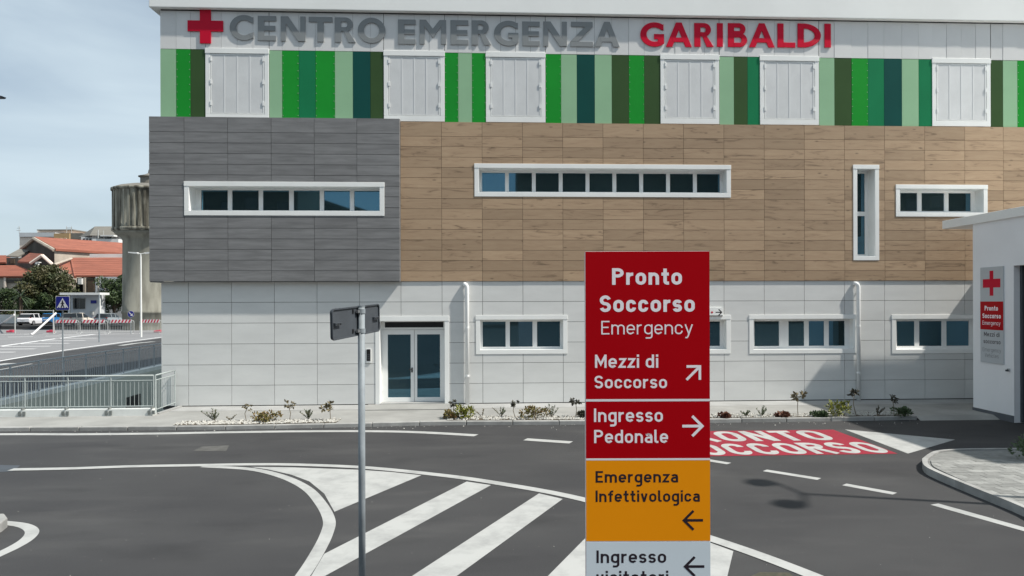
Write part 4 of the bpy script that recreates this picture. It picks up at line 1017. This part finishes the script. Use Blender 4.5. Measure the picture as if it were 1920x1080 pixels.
stalk(gp(1680, 780), .38, .12, 'leaf_dusk', 'dark stalk with broad leaves near the annex')
bush(gp(1700, 781), .42, .22, 'leaf_rosemary', 'round green bush at the right end of the gravel')
# bush on the paved island
q = on_g(1925, 862, .12); bush(Vector((q.x, q.y, .12)), .5, .48, 'leaf_rosemary', 'green bush at the right edge on the paved island')

# ================================================================== LEFT BACKGROUND
def wpt(px, py, d): return at_d(px, py, d)
def gd(px, d):                        # ground point at a pixel column and depth
    q = at_d(px, 567, d); return Vector((q.x, q.y, 0))
def hz(py, d, px=150): return at_d(px, py, d).z
# water tower
d = 88; c = gd(281, d); k = d / FPX * .86
tw = thing('water_tower', 'stained grey concrete water tower with domed tank behind the hospital corner', 'tower', c)
zz = lambda y: hz(y, d, 281)
MB().lathe(c, [(53 * k, 0), (53 * k, zz(588)), (54.5 * k, zz(587)), (54.5 * k, zz(583)), (53 * k, zz(582)), (52 * k, zz(452)), (56 * k, zz(446)), (66 * k, zz(441)), (69 * k, zz(437))], 48).build('shaft', 'tower_low', tw, smooth=True)
MB().lathe(c, [(69 * k, zz(437)), (73 * k, zz(435)), (73 * k, zz(431)), (70 * k, zz(429)), (70 * k, zz(363)), (71.5 * k, zz(362)), (74 * k, zz(361)), (74 * k, zz(357))], 48).build('tank', 'tower', tw, smooth=True)
MB().lathe(c, [(74 * k, zz(357)), (60 * k, zz(352)), (40 * k, zz(348)), (19 * k, zz(346.5))], 48).build('dome', 'roof_grey', tw, smooth=True)
MB().lathe(c, [(18 * k, zz(348)), (18 * k, zz(334)), (18.5 * k, zz(333.5)), (22 * k, zz(332.5)), (22 * k, zz(331)), (10 * k, zz(328)), (3 * k, zz(325)), (2 * k, zz(319)), (.3 * k, zz(317))], 24).build('turret', 'roof_grey', tw)
for i in range(40):
    a = 2 * math.pi * i / 40; u = Vector((math.cos(a), math.sin(a), 0)); MB().obox(c + u * 70.4 * k + UZ * (zz(363) + zz(429)) / 2, u * .06, Vector((-u.y, u.x, 0)) * .13, UZ * (zz(363) - zz(429)) / 2).build('rib', 'tower', tw)
# generic far house with gable or flat roof
def block(name, lab, x0, x1, ytop, d, depth, m, roof=None, cat='building'):
    a, b = gd(x0, d), gd(x1, d); h_ = hz(ytop, d, (x0 + x1) / 2)
    t = thing(name, lab, cat, (a + b) / 2)
    f = Vector((Fv.x, Fv.y, 0)) * depth
    MB().prism([a, b, b + f, a + f], (0, 0, h_)).build('wall', m, t)
    return t, a, b, f, h_
def fbox(parent, name, x0, x1, y0, y1, d, m, th=.15, proud=.05):
    a, b = at_d(x0, y1, d - proud), at_d(x1, y0, d - proud)
    q = [Vector((a.x, a.y, a.z)), Vector((b.x, b.y, a.z)), Vector((b.x, b.y, b.z)), Vector((a.x, a.y, b.z))]
    return MB().prism(q, Fv * th).build(name, m, parent)
def wins(parent, xs, y0, y1, d, w_, m='glass_car', fr='stucco_white'):
    for x in xs:
        o = fbox(parent, 'window', x - w_ / 2 - .35, x + w_ / 2 + .35, y0 - .35, y1 + .35, d, fr, proud=.04, th=.3); fbox(o, 'pane', x - w_ / 2, x + w_ / 2, y0, y1, d, m, proud=.10, th=.05)
# pink apartment block
t, a, b, f, h_ = block('apartment_block', 'pinkish flat-roofed apartment block with ochre stair tower above the red roofs', 37, 152, 439, 190, 14, 'stucco_pink')
fbox(t, 'parapet', 36, 103, 436, 444, 190, 'guard_wall', th=14.6, proud=.4); fbox(t, 'stair_tower', 101, 130, 437.5, 470, 190, 'ochre', th=3, proud=1.5)
fbox(t, 'penthouse', 70, 135, 431, 437, 193, 'stucco_pink', th=6); fbox(t, 'penthouse_roof', 69, 137, 430, 432, 192, 'roof_grey', th=8); fbox(t, 'side_roof', 128, 156, 437, 448, 189, 'roof_grey', th=4)
wins(t, (107, 114, 122), 447, 452, 188.4, 4); wins(t, (95, 137, 146), 449, 456, 189.8, 4)
for x in (36, 125, 134): MB().tube([wpt(x, 437, 190), wpt(x, 424, 190)], .07, 5).build('antenna', 'zinc', t)
MB().tube([wpt(31, 432, 190), wpt(39, 432, 190)], .06, 5).tube([wpt(32, 428, 190), wpt(38, 427, 190)], .06, 5).build('antenna', 'zinc', t)
fbox(t, 'rooftop_frame', 124, 135, 427, 428, 190, 'zinc'); 
# white block with hipped grey roof
t, a, b, f, h_ = block('white_house', 'white house with grey hipped roof and covered balcony left of the water tower', 172, 232, 440, 150, 12, 'stucco_white')
r0, r1 = wpt(168, 441.5, 149), wpt(234, 441.5, 149); g = Fv * 13; rid0, rid1 = wpt(178, 424.5, 156), wpt(236, 424.5, 156); lw = wpt(147, 445, 161)
MB().add([r0, r1, rid1, rid0, lw, r1 + g, lw + Fv * 4], [(0, 1, 2, 3), (0, 3, 4), (3, 2, 5, 6), (3, 6, 4)]).build('roof', 'roof_grey', t)
fbox(t, 'side_wing', 152, 174, 444, 470, 153, 'stucco_white', th=6); fbox(t, 'balcony', 173, 222, 448, 457, 149, 'stucco_white', th=1.5, proud=1); fbox(t, 'awning', 188, 213, 440.5, 443, 149, 'stucco_white', th=1.5, proud=1.2)
wins(t, (184, 190), 441, 447, 149.8, 5); wins(t, (202,), 442, 448, 149.8, 13); wins(t, (157, 163, 169), 447, 456, 153, 3)
MB().tube([wpt(184, 447, 148), wpt(184, 431, 148)], .1, 5).tube([wpt(194, 440, 148), wpt(194, 432, 148)], .06, 5).build('chimney_pipe', 'zinc', t)
# big warehouse with gable to the left
d1, d2 = 118, 132
wh = thing('gabled_warehouse', 'large dark-gabled warehouse with long red tiled roof', 'building', gd(102, d1))
Lb, Ap, Rb = wpt(40, 468, d1 + 8), wpt(65, 447.5, d1 + 4), wpt(102.5, 469, d1)
Re, Ra, Le = wpt(232, 477.5, d2 - 6), wpt(232, 459, d2), None
z = lambda p: Vector((p.x, p.y, 0))
off = Ra - Ap
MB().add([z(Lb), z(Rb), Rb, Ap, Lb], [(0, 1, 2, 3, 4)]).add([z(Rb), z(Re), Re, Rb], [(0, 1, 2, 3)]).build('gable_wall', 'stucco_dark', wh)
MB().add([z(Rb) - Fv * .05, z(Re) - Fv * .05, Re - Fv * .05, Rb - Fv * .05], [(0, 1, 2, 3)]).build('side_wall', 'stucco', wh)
ov = (Lb - Ap) * .04
MB().prism([Rb + (Rb - Ap) * .05, Re + (Rb - Ap) * .05, Ra, Ap], (0, 0, .35)).prism([Ap, Ra, Lb + off, Lb], (0, 0, .3)).build('roof', 'roof_tile', wh)
for p_, q_ in ((Lb, Ap), (Ap, Rb)): MB().tube([p_ - Fv * .15, q_ - Fv * .15], .28, 6).build('gable_trim', 'stucco', wh)
fbox(wh, 'white_band', 168, 231, 476, 484, 121, 'stucco_white', proud=.6)
# roofs lower down
def roofhouse(name, lab, pe, pr, d, rise, m, ybase):
    """pe: eave left/right (px,py); pr: ridge left/right"""
    t = thing(name, lab, 'building', gd((pe[0][0] + pe[1][0]) / 2, d)); e0, e1 = wpt(*pe[0], d), wpt(*pe[1], d); r0, r1 = wpt(*pr[0], d + rise), wpt(*pr[1], d + rise)
    i0, i1 = e0 + Fv * .5, e1 + Fv * .5
    MB().prism([z(i0), z(i1), z(i1) + Fv * rise * 1.8, z(i0) + Fv * rise * 1.8], (0, 0, e0.z - .1)).build('wall', m, t)
    k0, k1 = z(i0) + Fv * rise * 2 + UZ * e0.z, z(i1) + Fv * rise * 2 + UZ * e0.z
    MB().prism([e0, e1, r1, r0], (0, 0, .22)).add([r0, r1, k1, k0, e0, e1], [(0, 1, 2, 3), (0, 3, 4), (1, 5, 2)]).build('roof', 'roof_tile', t)
    nrow = 9
    for i in range(nrow):
        f_ = i / nrow; MB().tube([e0.lerp(r0, f_) + UZ * .24, e1.lerp(r1, f_) + UZ * .24], .016, 4).build('tile_course', 'roof_tile', t)
    return t
t = roofhouse('red_roofed_house', 'house with wide red tiled roof behind the guard hut', [(140, 519.5), (236, 519.5)], [(133, 485.5), (236, 485.5)], 108, 9, 'stucco', 0)
MB().tube([wpt(100, 497, 109), wpt(134, 485, 116)], .2, 6).build('hip_trim', 'stucco', t)
MB().add([wpt(102, 497, 112), wpt(140, 519.5, 108.2), wpt(133, 485.5, 117)], [(0, 1, 2)]).build('hip_face', 'roof_tile', t)
MB().tube([wpt(133.5, 485.5, 116.8), wpt(141, 519.5, 107.9)], .22, 6).build('hip_ridge', 'roof_tile', t)
fbox(t, 'doorway', 142, 154, 530, 549, 108.4, 'black', proud=.3); fbox(t, 'niche', 164, 176, 523, 549, 108.4, 'bark', proud=.3); fbox(t, 'pilaster', 156, 160, 521, 552, 108.4, 'stucco', proud=.5); fbox(t, 'air_unit', 146, 153, 522, 533, 108.4, 'stucco_white', th=.5, proud=.8)
t, *_ = block('white_annex_hut', 'plain white walled hut beside the water tower', 179, 236, 519, 106, 4, 'guard_wall')
MB().tube([wpt(199, 526, 105.7), wpt(199, 526, 105.5)], .35, 12).build('fan', 'sign_back', t); MB().tube([wpt(184, 520, 105.8), wpt(184, 550, 105.8)], .08, 6).build('drain', 'stucco', t)
t = roofhouse('long_red_roofed_house', 'long low house with red tiled roof at the far left', [(-90, 520), (66, 520)], [(-90, 500), (70, 500)], 112, 6, 'stucco', 0)
fbox(t, 'pilaster', 7, 10.5, 520, 546, 112.4, 'stucco_pink', proud=.3); fbox(t, 'shutter_band', 12, 40, 524, 530, 112.4, 'stucco_dark', proud=.1)
t = thing('small_gabled_house', 'small red-roofed gabled house in front of the dark warehouse', 'building', gd(70, 115))
e0, ap, e1 = wpt(58, 494, 115), wpt(80, 479, 115), wpt(100, 497, 114.5); e2, ap2 = wpt(33, 493, 118), wpt(56, 477, 119)
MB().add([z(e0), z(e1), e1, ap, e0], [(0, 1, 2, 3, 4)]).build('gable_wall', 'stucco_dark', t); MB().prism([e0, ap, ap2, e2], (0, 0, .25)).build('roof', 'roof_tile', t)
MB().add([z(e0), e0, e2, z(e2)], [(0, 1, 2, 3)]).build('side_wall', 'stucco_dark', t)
MB().tube([ap - Fv * .1, e1 - Fv * .1], .25, 6).tube([ap - Fv * .1, e0 - Fv * .1], .25, 6).build('gable_trim', 'stucco_pink', t)
MB().tube([wpt(70, 500, 113), wpt(70, 492, 113)], .3, 8).build('chimney', 'stucco_white', t); fbox(t, 'chimney_cap', 67.5, 72.5, 491, 492.5, 113, 'stucco_white', proud=.3, th=.6)
t = thing('grey_roofed_shed', 'dark shed with sheet-grey pitched roof at the far left', 'building', gd(25, 119))
e0, e1, r0, r1 = wpt(12, 482, 119), wpt(34, 483, 119), wpt(36, 469, 124), wpt(56, 471, 124)
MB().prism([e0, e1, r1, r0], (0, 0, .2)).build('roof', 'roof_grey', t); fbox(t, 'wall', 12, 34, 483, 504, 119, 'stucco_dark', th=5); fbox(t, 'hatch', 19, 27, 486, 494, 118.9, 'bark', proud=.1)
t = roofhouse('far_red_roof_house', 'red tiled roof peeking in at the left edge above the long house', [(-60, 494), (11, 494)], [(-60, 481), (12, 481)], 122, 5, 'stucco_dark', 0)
# guard hut
d = 100
t, a, b, f, h_ = block('guard_hut', 'small pale grey guard hut with flat white canopy roof', 132, 185, 553, d, 1.5, 'guard_wall')
fbox(t, 'canopy', 112, 187, 548.5, 553, d, 'stucco_white', th=2.2, proud=1.6); wo_ = fbox(t, 'window', 136, 160, 558.5, 580, d, 'zinc', proud=.06); fbox(wo_, 'pane', 137, 147.5, 559.5, 579, d, 'glass_car', proud=.1, th=.03); fbox(wo_, 'pane', 148.5, 159, 559.5, 579, d, 'glass_car', proud=.1, th=.03)
fbox(t, 'plaque', 170, 180.5, 563, 569, d, 'sign_blue', proud=.06, th=.05); fbox(t, 'letter_box', 168, 174, 583, 590, d, 'zinc', proud=.3, th=.25)
for x in (129.5, 187): MB().tube([gd(x, d - .8), wpt(x, 552, d - .8)], .12, 8).build('column', 'stucco_white', t)
# low white wall and dark fence behind the cars
t, *_ = block('low_white_wall', 'low off-white garden wall behind the parked cars at the far left', -80, 58, 590, 104, .4, 'stucco_white', cat='wall')
t, *_ = block('dark_fence', 'dark mesh fence under the trees behind the cars', 30, 131, 580, 106, .2, 'leaf_dusk', cat='fence')

# trees
def tree(name, lab, px, py_c, d, rx, rz, n, mt, trunk_h, leaf=.28, clumps=26, zlow=-.8):
    base = gd(px, d); c = wpt(px, py_c, d); t = thing(name, lab, 'tree', base, 'trees behind the car park')
    s_ = MB(); s_.tube([base, base + UZ * max(.5, c.z * .6)], .28, 7, .16); 
    m = MB(); cl = []
    for _ in range(clumps):
        v = rnd_dir(zlow) * random.uniform(.45, .95); cl.append((c + Vector((v.x * rx, v.y * rx, v.z * rz)), random.uniform(.22, .4) * min(rx, rz)))
    for cc, rr in cl[:7]: s_.tube([base + UZ * c.z * .45, cc], .09, 5, .03)
    for cc, rr in cl:
        for _ in range(n // clumps):
            v = rnd_dir(-1) * rr * random.uniform(.55, 1.08); leafq(m, cc + v, rnd_dir(-.6), leaf * random.uniform(.7, 1.4), leaf * .3)
    s_.build('trunk', 'bark', t); m.build('crown', mt, t)
tree('broad_tree', 'broad round dark tree with rusty top behind the parked cars', 90, 541, 104, 3.7, 3.3, 15000, 'leaf_rust', 3, .34, 52)
tree('shaded_tree', 'dark tree between guard hut and water tower', 214, 545, 103, 2.3, 3.2, 5200, 'leaf_dark', 3, .3, 28)
tree('dark_shrub_tree', 'dark shrub mass at the far left behind the fence', 12, 568, 106, 2.8, 2.2, 4200, 'leaf_dark', 2, .3, 24)
tree('under_tree', 'dark low tree beneath the broad rusty-topped tree', 96, 570, 103, 3.6, 2.0, 7000, 'leaf_dark', 1.5, .3, 24)
base = gd(39, 97); palm = thing('palm_tree', 'small spiky palm left of the broad tree', 'palm', base); top = wpt(39, 556, 97)
MB().tube([base, top], .25, 8, .2).build('trunk', 'bark', palm); m = MB()
for i in range(34):
    dv = rnd_dir(-.45); prev = top; ln = random.uniform(1.1, 1.9); pts = [top + dv * ln * f_ - UZ * (f_ ** 2 * .55) for f_ in (0, .35, .7, 1)]
    sd_ = dv.cross(UZ).normalized() * .09
    for p_, q_, w0, w1 in zip(pts[:-1], pts[1:], (.6, 1, .7), (1, .7, .1)): m.add([p_ - sd_ * w0, p_ + sd_ * w0, q_ + sd_ * w1, q_ - sd_ * w1], [(0, 1, 2, 3)])
m.build('fronds', 'leaf_palm', palm)
q = gd(40, 99); bush(q + UZ * .6, 2.2, 1.4, 'leaf_yellow', 'bright yellow-green shrub behind the white parked car')

# parked cars on the slightly higher street
q0, q1, q2, q3 = gd(-260, 91), gd(330, 91), gd(330, 150), gd(-260, 150)
struct(MB().prism([q0, q1, q2, q3], (0, 0, .36)).build('upper_street', 'asphalt'), 'street with parked cars behind the car park')
def car(px, py, d, yaw, paint, lab, L_=4.0, W_=1.72, H_=1.48, est=False):
    o = gd(px, d) + UZ * .36; u = (Rv * math.cos(yaw) + Fv * math.sin(yaw)); v = Vector((-u.y, u.x, 0))       # u: forward of the car
    t = thing('parked_car', lab, 'car', o, 'cars parked along the far wall')
    P = lambda x, y, z_: o + u * x + v * y + UZ * z_
    def loft(sec, name, m, smooth=False, par=t):
        mb = MB(); n_ = len(sec[0]); vs = [P(*p_) for s_ in sec for p_ in s_]
        fs = [(i * n_ + k, i * n_ + (k + 1) % n_, (i + 1) * n_ + (k + 1) % n_, (i + 1) * n_ + k) for i in range(len(sec) - 1) for k in range(n_)]
        mb.add(vs, fs + [tuple(range(n_))[::-1], tuple((len(sec) - 1) * n_ + k for k in range(n_))]); return mb.build(name, m, par, bevel=.045)
    hw = W_ / 2
    def ring(x, z0_, z1_, w0, w1): return [(x, -w0, z0_), (x, -w1 * 1.0, (z0_ + z1_) * .55), (x, -w1 * .93, z1_), (x, w1 * .93, z1_), (x, w1, (z0_ + z1_) * .55), (x, w0, z0_)]
    b = loft([ring(-L_ / 2, .42, .86, hw * .8, hw * .86), ring(-L_ / 2 + .12, .26, .95, hw * .93, hw * .97), ring(-L_ / 2 + .7, .2, .97, hw * .97, hw), ring(0, .2, .93, hw * .97, hw), ring(L_ / 2 - 1.1, .2, .9, hw * .97, hw), ring(L_ / 2 - .35, .22, .74, hw * .93, hw * .95), ring(L_ / 2, .32, .58, hw * .75, hw * .8)], 'body', paint)
    xr = -L_ / 2 + (.08 if est else .16)
    def gring(x, z0_, z1_, w0, w1): return [(x, -w0, z0_), (x, -w1, z1_), (x, w1, z1_), (x, w0, z0_)]
    loft([gring(xr, .9, .97, hw * .88, hw * .86), gring(xr + .3, .9, H_ - .08, hw * .9, hw * .72), gring(xr + .55, .9, H_ - .03, hw * .92, hw * .74), gring(.25, .88, H_ - .04, hw * .92, hw * .74), gring(L_ / 2 - 1.0, .86, .93, hw * .88, hw * .8)], 'glasshouse', 'glass_car')
    loft([gring(xr + .26, H_ - .09, H_ - .06, hw * .74, hw * .72), gring(xr + .6, H_ - .05, H_, hw * .77, hw * .74), gring(.15, H_ - .06, H_ - .01, hw * .77, hw * .74), gring(.4, H_ - .13, H_ - .09, hw * .76, hw * .72)], 'roof', paint)
    for s_ in (-1, 1):
        for x in (-.05, -1.0): MB().obox(P(x, s_ * hw * .84, (H_ + .9) / 2), u * .05 + UZ * .0, v * s_ * .04, UZ * (H_ - .95) / 2 - v * s_ * hw * .085).build('pillar', paint, b)
        MB().obox(P(xr + .08, s_ * hw * .78, .84), u * .1, v * .12, UZ * .13).build('tail_light', 'tail_red', t)
        MB().obox(P(L_ / 2 - .22, s_ * hw * .68, .66), u * .12, v * .14, UZ * .07).build('headlight', 'plate_white', t)
        MB().obox(P(.62, s_ * (hw + .06), .95), u * .06, v * .1, UZ * .06).build('mirror', paint, t)
        for x in (-L_ / 2 + .72, L_ / 2 - .78):
            wc = P(x, s_ * (hw - .1), .31); wl = MB().tube([wc - v * .11, wc + v * .11], .31, 18).build('wheel', 'tyre', t); MB().tube([wc + v * s_ * .105, wc + v * s_ * .118], .2, 14).build('rim', 'rim', wl)
    MB().obox(P(-L_ / 2 - .005, 0, .68), u * .012, v * .26, UZ * .06).build('number_plate', 'plate_white', t); MB().obox(P(-L_ / 2 + .02, 0, .36), u * .05, v * hw * .86, UZ * .1).build('bumper', 'black', t)
car(62, 606, 95, 1.62, 'car_white', 'white hatchback parked at the left end of the far row')
car(103, 606, 97.5, 1.62, 'car_blue', 'bright blue car parked beside the white hatchback')
car(146, 606, 95, 1.38, 'car_cream', 'cream white car parked in front of the guard hut', L_=4.3, H_=1.55)
car(205, 606, 96, 1.62, 'car_silver', 'silver estate car parked by the water tower', L_=4.4, est=True)

# crowd barriers with red and white boards
def barrier(x0, x1, d, lab):
    a, b = gd(x0, d), gd(x1, d); u = (b - a).normalized(); L_ = (b - a).length; t = thing('crowd_barrier', lab, 'barrier', a, 'crowd barriers across the car park')
    MB().tube([a + UZ * .25, a + UZ * 1.22, a + u * .12 + UZ * 1.34, b - u * .12 + UZ * 1.34, b + UZ * 1.22, b + UZ * .25, b - u * .12 + UZ * .16, a + u * .12 + UZ * .16, a + UZ * .25], .03, 6).build('frame', 'zinc', t)
    for i in range(14): p_ = a.lerp(b, (i + 1) / 15); MB().tube([p_ + UZ * .17, p_ + UZ * 1.32], .012, 4).build('bar', 'zinc', t)
    for p_, s_ in ((a, 1), (b, -1)): MB().tube([p_ + u * .25 * s_ + UZ * .2, p_ + u * .1 * s_ - Fv * .3, p_ + u * .1 * s_ + Fv * .3], .025, 5).build('foot', 'zinc', t)
    bd = MB(); bd.obox(a.lerp(b, .5) + UZ * 1.27 - Fv * .06, u * L_ * .42, Fv * .015, UZ * .16); bd = bd.build('board', 'barrier_white', t); n_ = 6
    for i in range(n_):
        f0 = .09 + .82 * i / n_; w_ = L_ * .82 / n_ * .5; p0 = a + u * (L_ * f0) + UZ * 1.12 - Fv * .08
        MB().prism([p0, p0 + u * w_, p0 + u * (w_ * 1.9) + UZ * .3, p0 + u * (w_ * .9) + UZ * .3], Fv * .004).build('red_stripe', 'barrier_red', bd)
for x0, x1, lab in ((102, 148, 'red and white boarded barrier left of the thin post'), (151, 201, 'red and white boarded barrier just right of the thin post'), (204, 251, 'red and white boarded barrier below the round blue sign'), (262, 303, 'red and white boarded barrier nearest the hospital corner')):
    barrier(x0, x1, 76, 'crowd barrier, ' + lab)
# pedestrian crossing sign
d = 35; o = gd(117.5, d); t = thing('crossing_sign', 'square blue pedestrian crossing sign on a grey pole', 'sign', o)
MB().tube([o, wpt(117.5, 556, d)], .033, 10).build('pole', 'galv', t); n3 = -Fv; c = wpt(117.5, 568.5, d - .08)
def sq(r_, dd, m, nm): 
    pts_ = []
    for cx, cz, a0 in ((r_ - .05, r_ - .05, 0), (-r_ + .05, r_ - .05, 90), (-r_ + .05, -r_ + .05, 180), (r_ - .05, -r_ + .05, 270)): pts_ += arc(cx, cz, .05, .05, a0, a0 + 90, 3)
    return MB().prism([c + Rv * x + UZ * y + n3 * dd for x, y in pts_], n3 * .004).build(nm, m, t)
sq(.33, 0, 'barrier_white', 'border'); sq(.31, .005, 'sign_blue', 'plate')
MB().prism([c + Rv * x + UZ * y + n3 * .010 for x, y in ((-.27, -.22), (.27, -.22), (0, .24))], n3 * .003).build('triangle', 'barrier_white', t)
fig = MB()
for (x0, y0_), (x1, y1_), w_ in (((0, .06), (0, -.05), .07), ((0, -.04), (-.07, -.2), .045), ((0, -.04), (.07, -.2), .045), ((0, .05), (-.08, -.03), .03), ((0, .05), (.08, -.03), .03)):
    for q_ in offset_strip([(x0, y0_), (x1, y1_)], w_): fig.prism([c + Rv * p_.x + UZ * p_.y + n3 * .0135 for p_ in q_], n3 * .003)
fig.prism([c + Rv * (.035 * math.cos(k_ * .785)) + UZ * (.1 + .035 * math.sin(k_ * .785)) + n3 * .0135 for k_ in range(8)], n3 * .003)
fig.build('walking_figure', 'text_dark', t)
for k_ in range(4): MB().prism([c + Rv * (-.2 + k_ * .12 + a_) + UZ * y_ + n3 * .0135 for a_, y_ in ((0, -.21), (.05, -.21), (.05, -.18), (0, -.18))], n3 * .002).build('stripe', 'sign_blue', t)
# round blue arrow sign
d = 74; o = gd(245.5, d); t = thing('arrow_sign', 'round blue keep-right arrow sign behind the barriers', 'sign', o); c = wpt(245.5, 589, d - .05)
MB().tube([o, wpt(245.5, 590, d)], .03, 8).build('pole', 'galv', t)
MB().prism([c + Rv * (.33 * math.cos(k_ * .314)) + UZ * (.33 * math.sin(k_ * .314)) for k_ in range(20)], n3 * .006).build('rim', 'barrier_white', t); MB().prism([c + Rv * (.31 * math.cos(k_ * .314)) + UZ * (.31 * math.sin(k_ * .314)) + n3 * .008 for k_ in range(20)], n3 * .003).build('plate', 'sign_blue', t)
mb = MB()
for pts_ in ([(-.17, .17), (.1, -.1)],): 
    for q_ in offset_strip(pts_, .09): mb.prism([c + Rv * p_.x + UZ * p_.y + n3 * .012 for p_ in q_], n3 * .004)
mb.prism([c + Rv * x + UZ * y + n3 * .012 for x, y in ((.19, -.19), (.17, .07), (-.07, -.17))], n3 * .005).build('arrow', 'barrier_white', t)
# lamp mast, thin post, leaning braces with red feet
d = 68; o = gd(264.5, d); t = thing('lamp_mast', 'slim white double-armed lamp mast in front of the water tower', 'lamp', o)
MB().tube([o, wpt(264, 476, d)], .09, 10, .06).build('mast', 'stucco_white', t); 
for s_ in (-1, 1):
    MB().tube([wpt(264, 476, d), wpt(264 + s_ * 8, 474.5, d)], .04, 6).build('arm', 'stucco_white', t); MB().prism([wpt(264 + s_ * 7, 473, d), wpt(264 + s_ * 24, 472, d), wpt(264 + s_ * 24, 474, d), wpt(264 + s_ * 7, 476, d)], Fv * .3).build('lamp_head', 'stucco_white', t)
d = 59; o = gd(186, d); tag(MB().tube([o, wpt(186, 553, d)], .055, 10, .05).tube([wpt(186, 553, d), wpt(186, 552.4, d)], .06, 10).build('thin_post', 'galv'), 'plain thin grey post standing in the car park', 'post')
d = 77
ft = thing('temporary_fence', 'temporary site fence frame with posts at the far left of the car park', 'fence', gd(28, d))
for x in (-30, 28, 100): MB().tube([gd(x, d), wpt(x, 581, d)], .06, 8).build('post', 'zinc', ft)
MB().tube([wpt(-30, 582, d), wpt(28, 582, d), wpt(100, 582.5, d)], .04, 6).build('top_rail', 'zinc', ft)
for (x0, y0_), (x1, y1_), lab in (((105, 587), (61, 627.5), 'long white brace leaning across the car park beside the blue car'), ((27, 590), (-5, 613), 'white leaning brace at the left edge of the car park')):
    a = wpt(x0, y0_, d - .3); b = on_g(x1, y1_); tag(MB().tube([a, b + UZ * .05], .10, 8).tube([b + UZ * .05, b + UZ * .02 - Fv * .3], .12, 8).build('leaning_brace', 'barrier_white'), lab, 'brace')
for x, lab in ((20, 'at the far left of the car park'), (95, 'between the leaning brace and the boarded barriers'), (296, 'beside the hospital corner')):
    o = on_g(x, 623.5); t = thing('barrier_foot', 'red plastic fence foot lying ' + lab, 'fence foot', o, 'red fence feet in the car park')
    MB().obox(o + UZ * .11, Rv * .36, Fv * .2, UZ * .11).build('block', 'foot_red', t, bevel=.05); MB().obox(o + UZ * .25 + Rv * .12, Rv * .2, Fv * .14, UZ * .03).build('block_top', 'foot_red', t, bevel=.02); MB().tube([o + UZ * .2, o + UZ * .285], .06, 8).build('socket', 'black', t)
# street lamp whose head reaches in at the left edge
d = 30; hd_ = wpt(1, 182, d); o = Vector((hd_.x - 1.5, hd_.y, 0)); t = thing('street_lamp', 'dark street lamp head reaching in at the left edge against the sky', 'lamp', o)
MB().tube([o, Vector((o.x, o.y, hd_.z - .3)), Vector((o.x + .25, o.y, hd_.z - .03)), Vector((hd_.x - .5, hd_.y, hd_.z + .02))], .07, 8, .035).build('pole', 'sign_back', t)
MB().prism([hd_ + Rv * x + UZ * y - Fv * .12 for x, y in ((-.65, -.05), (-.55, .07), (-.1, .08), (.14, .01), (.08, -.045))], Fv * .26).build('lamp_head', 'sign_back', t)

# double street lamp out of view on the right; its shadow lies across the road
def from_shadow(px, py, h_): 
    g_ = on_g(px, py); return Vector((g_.x, g_.y, 0)) + sdir * (h_ / sdir.z)
HL = 6.2; hA, hB = from_shadow(1424, 905, HL), from_shadow(1478, 945, HL); mid = (hA + hB) / 2; o = Vector((mid.x + .45, mid.y - .1, 0))
t = thing('double_street_lamp', 'double-headed street lamp casting its shadow on the road at the right', 'lamp', o)
MB().tube([o, (o.x, o.y, HL + .05)], .075, 10, .05).build('pole', 'galv', t)
for h_ in (hA, hB):
    MB().tube([(o.x, o.y, HL), (h_.x + .25, h_.y, HL)], .035, 8).build('arm', 'galv', t); MB().lathe((h_.x, h_.y, HL - .08), [(.05, 0), (.23, .02), (.27, .06), (.2, .12), (.05, .16)], 20).build('lamp_head', 'sign_back', t)

# what the windows reflect: blocks and a hill across the road behind the camera
def reflected(name, lab, x0, x1, y, h_, dp, m):
    t = thing(name, lab, 'building', ((x0 + x1) / 2, y, 0)); MB().box(x0, x1, y - dp, y, 0, h_).build('wall', m, t)
    n_ = int((x1 - x0) / 4)
    for r_ in range(int(h_ / 3.6) - 1):
        for i in range(n_): xx = x0 + 1.4 + i * 4; MB().box(xx, xx + 1.6, y, y + .05, 1.2 + r_ * 3.6, 2.8 + r_ * 3.6).build('window', 'glass_car', t)
reflected('opposite_building', 'long dark hospital block across the road, seen mirrored in the windows', 2, 130, -78, 25, 14, 'facade_far')
reflected('opposite_building', 'tall dark block across the road, mirrored in the leftmost panes', -96, -28, -80, 26, 14, 'facade_far')
m = MB(); hp = [(-260, 0), (-220, 26), (-160, 45), (-120, 62), (-85, 52), (-50, 40), (0, 34), (60, 44), (140, 26), (240, 0)]
m.prism([(x, -330, h_) for x, h_ in hp], (0, -40, 0)); struct(m.build('hill', 'hill'), 'distant hill mirrored in the windows')
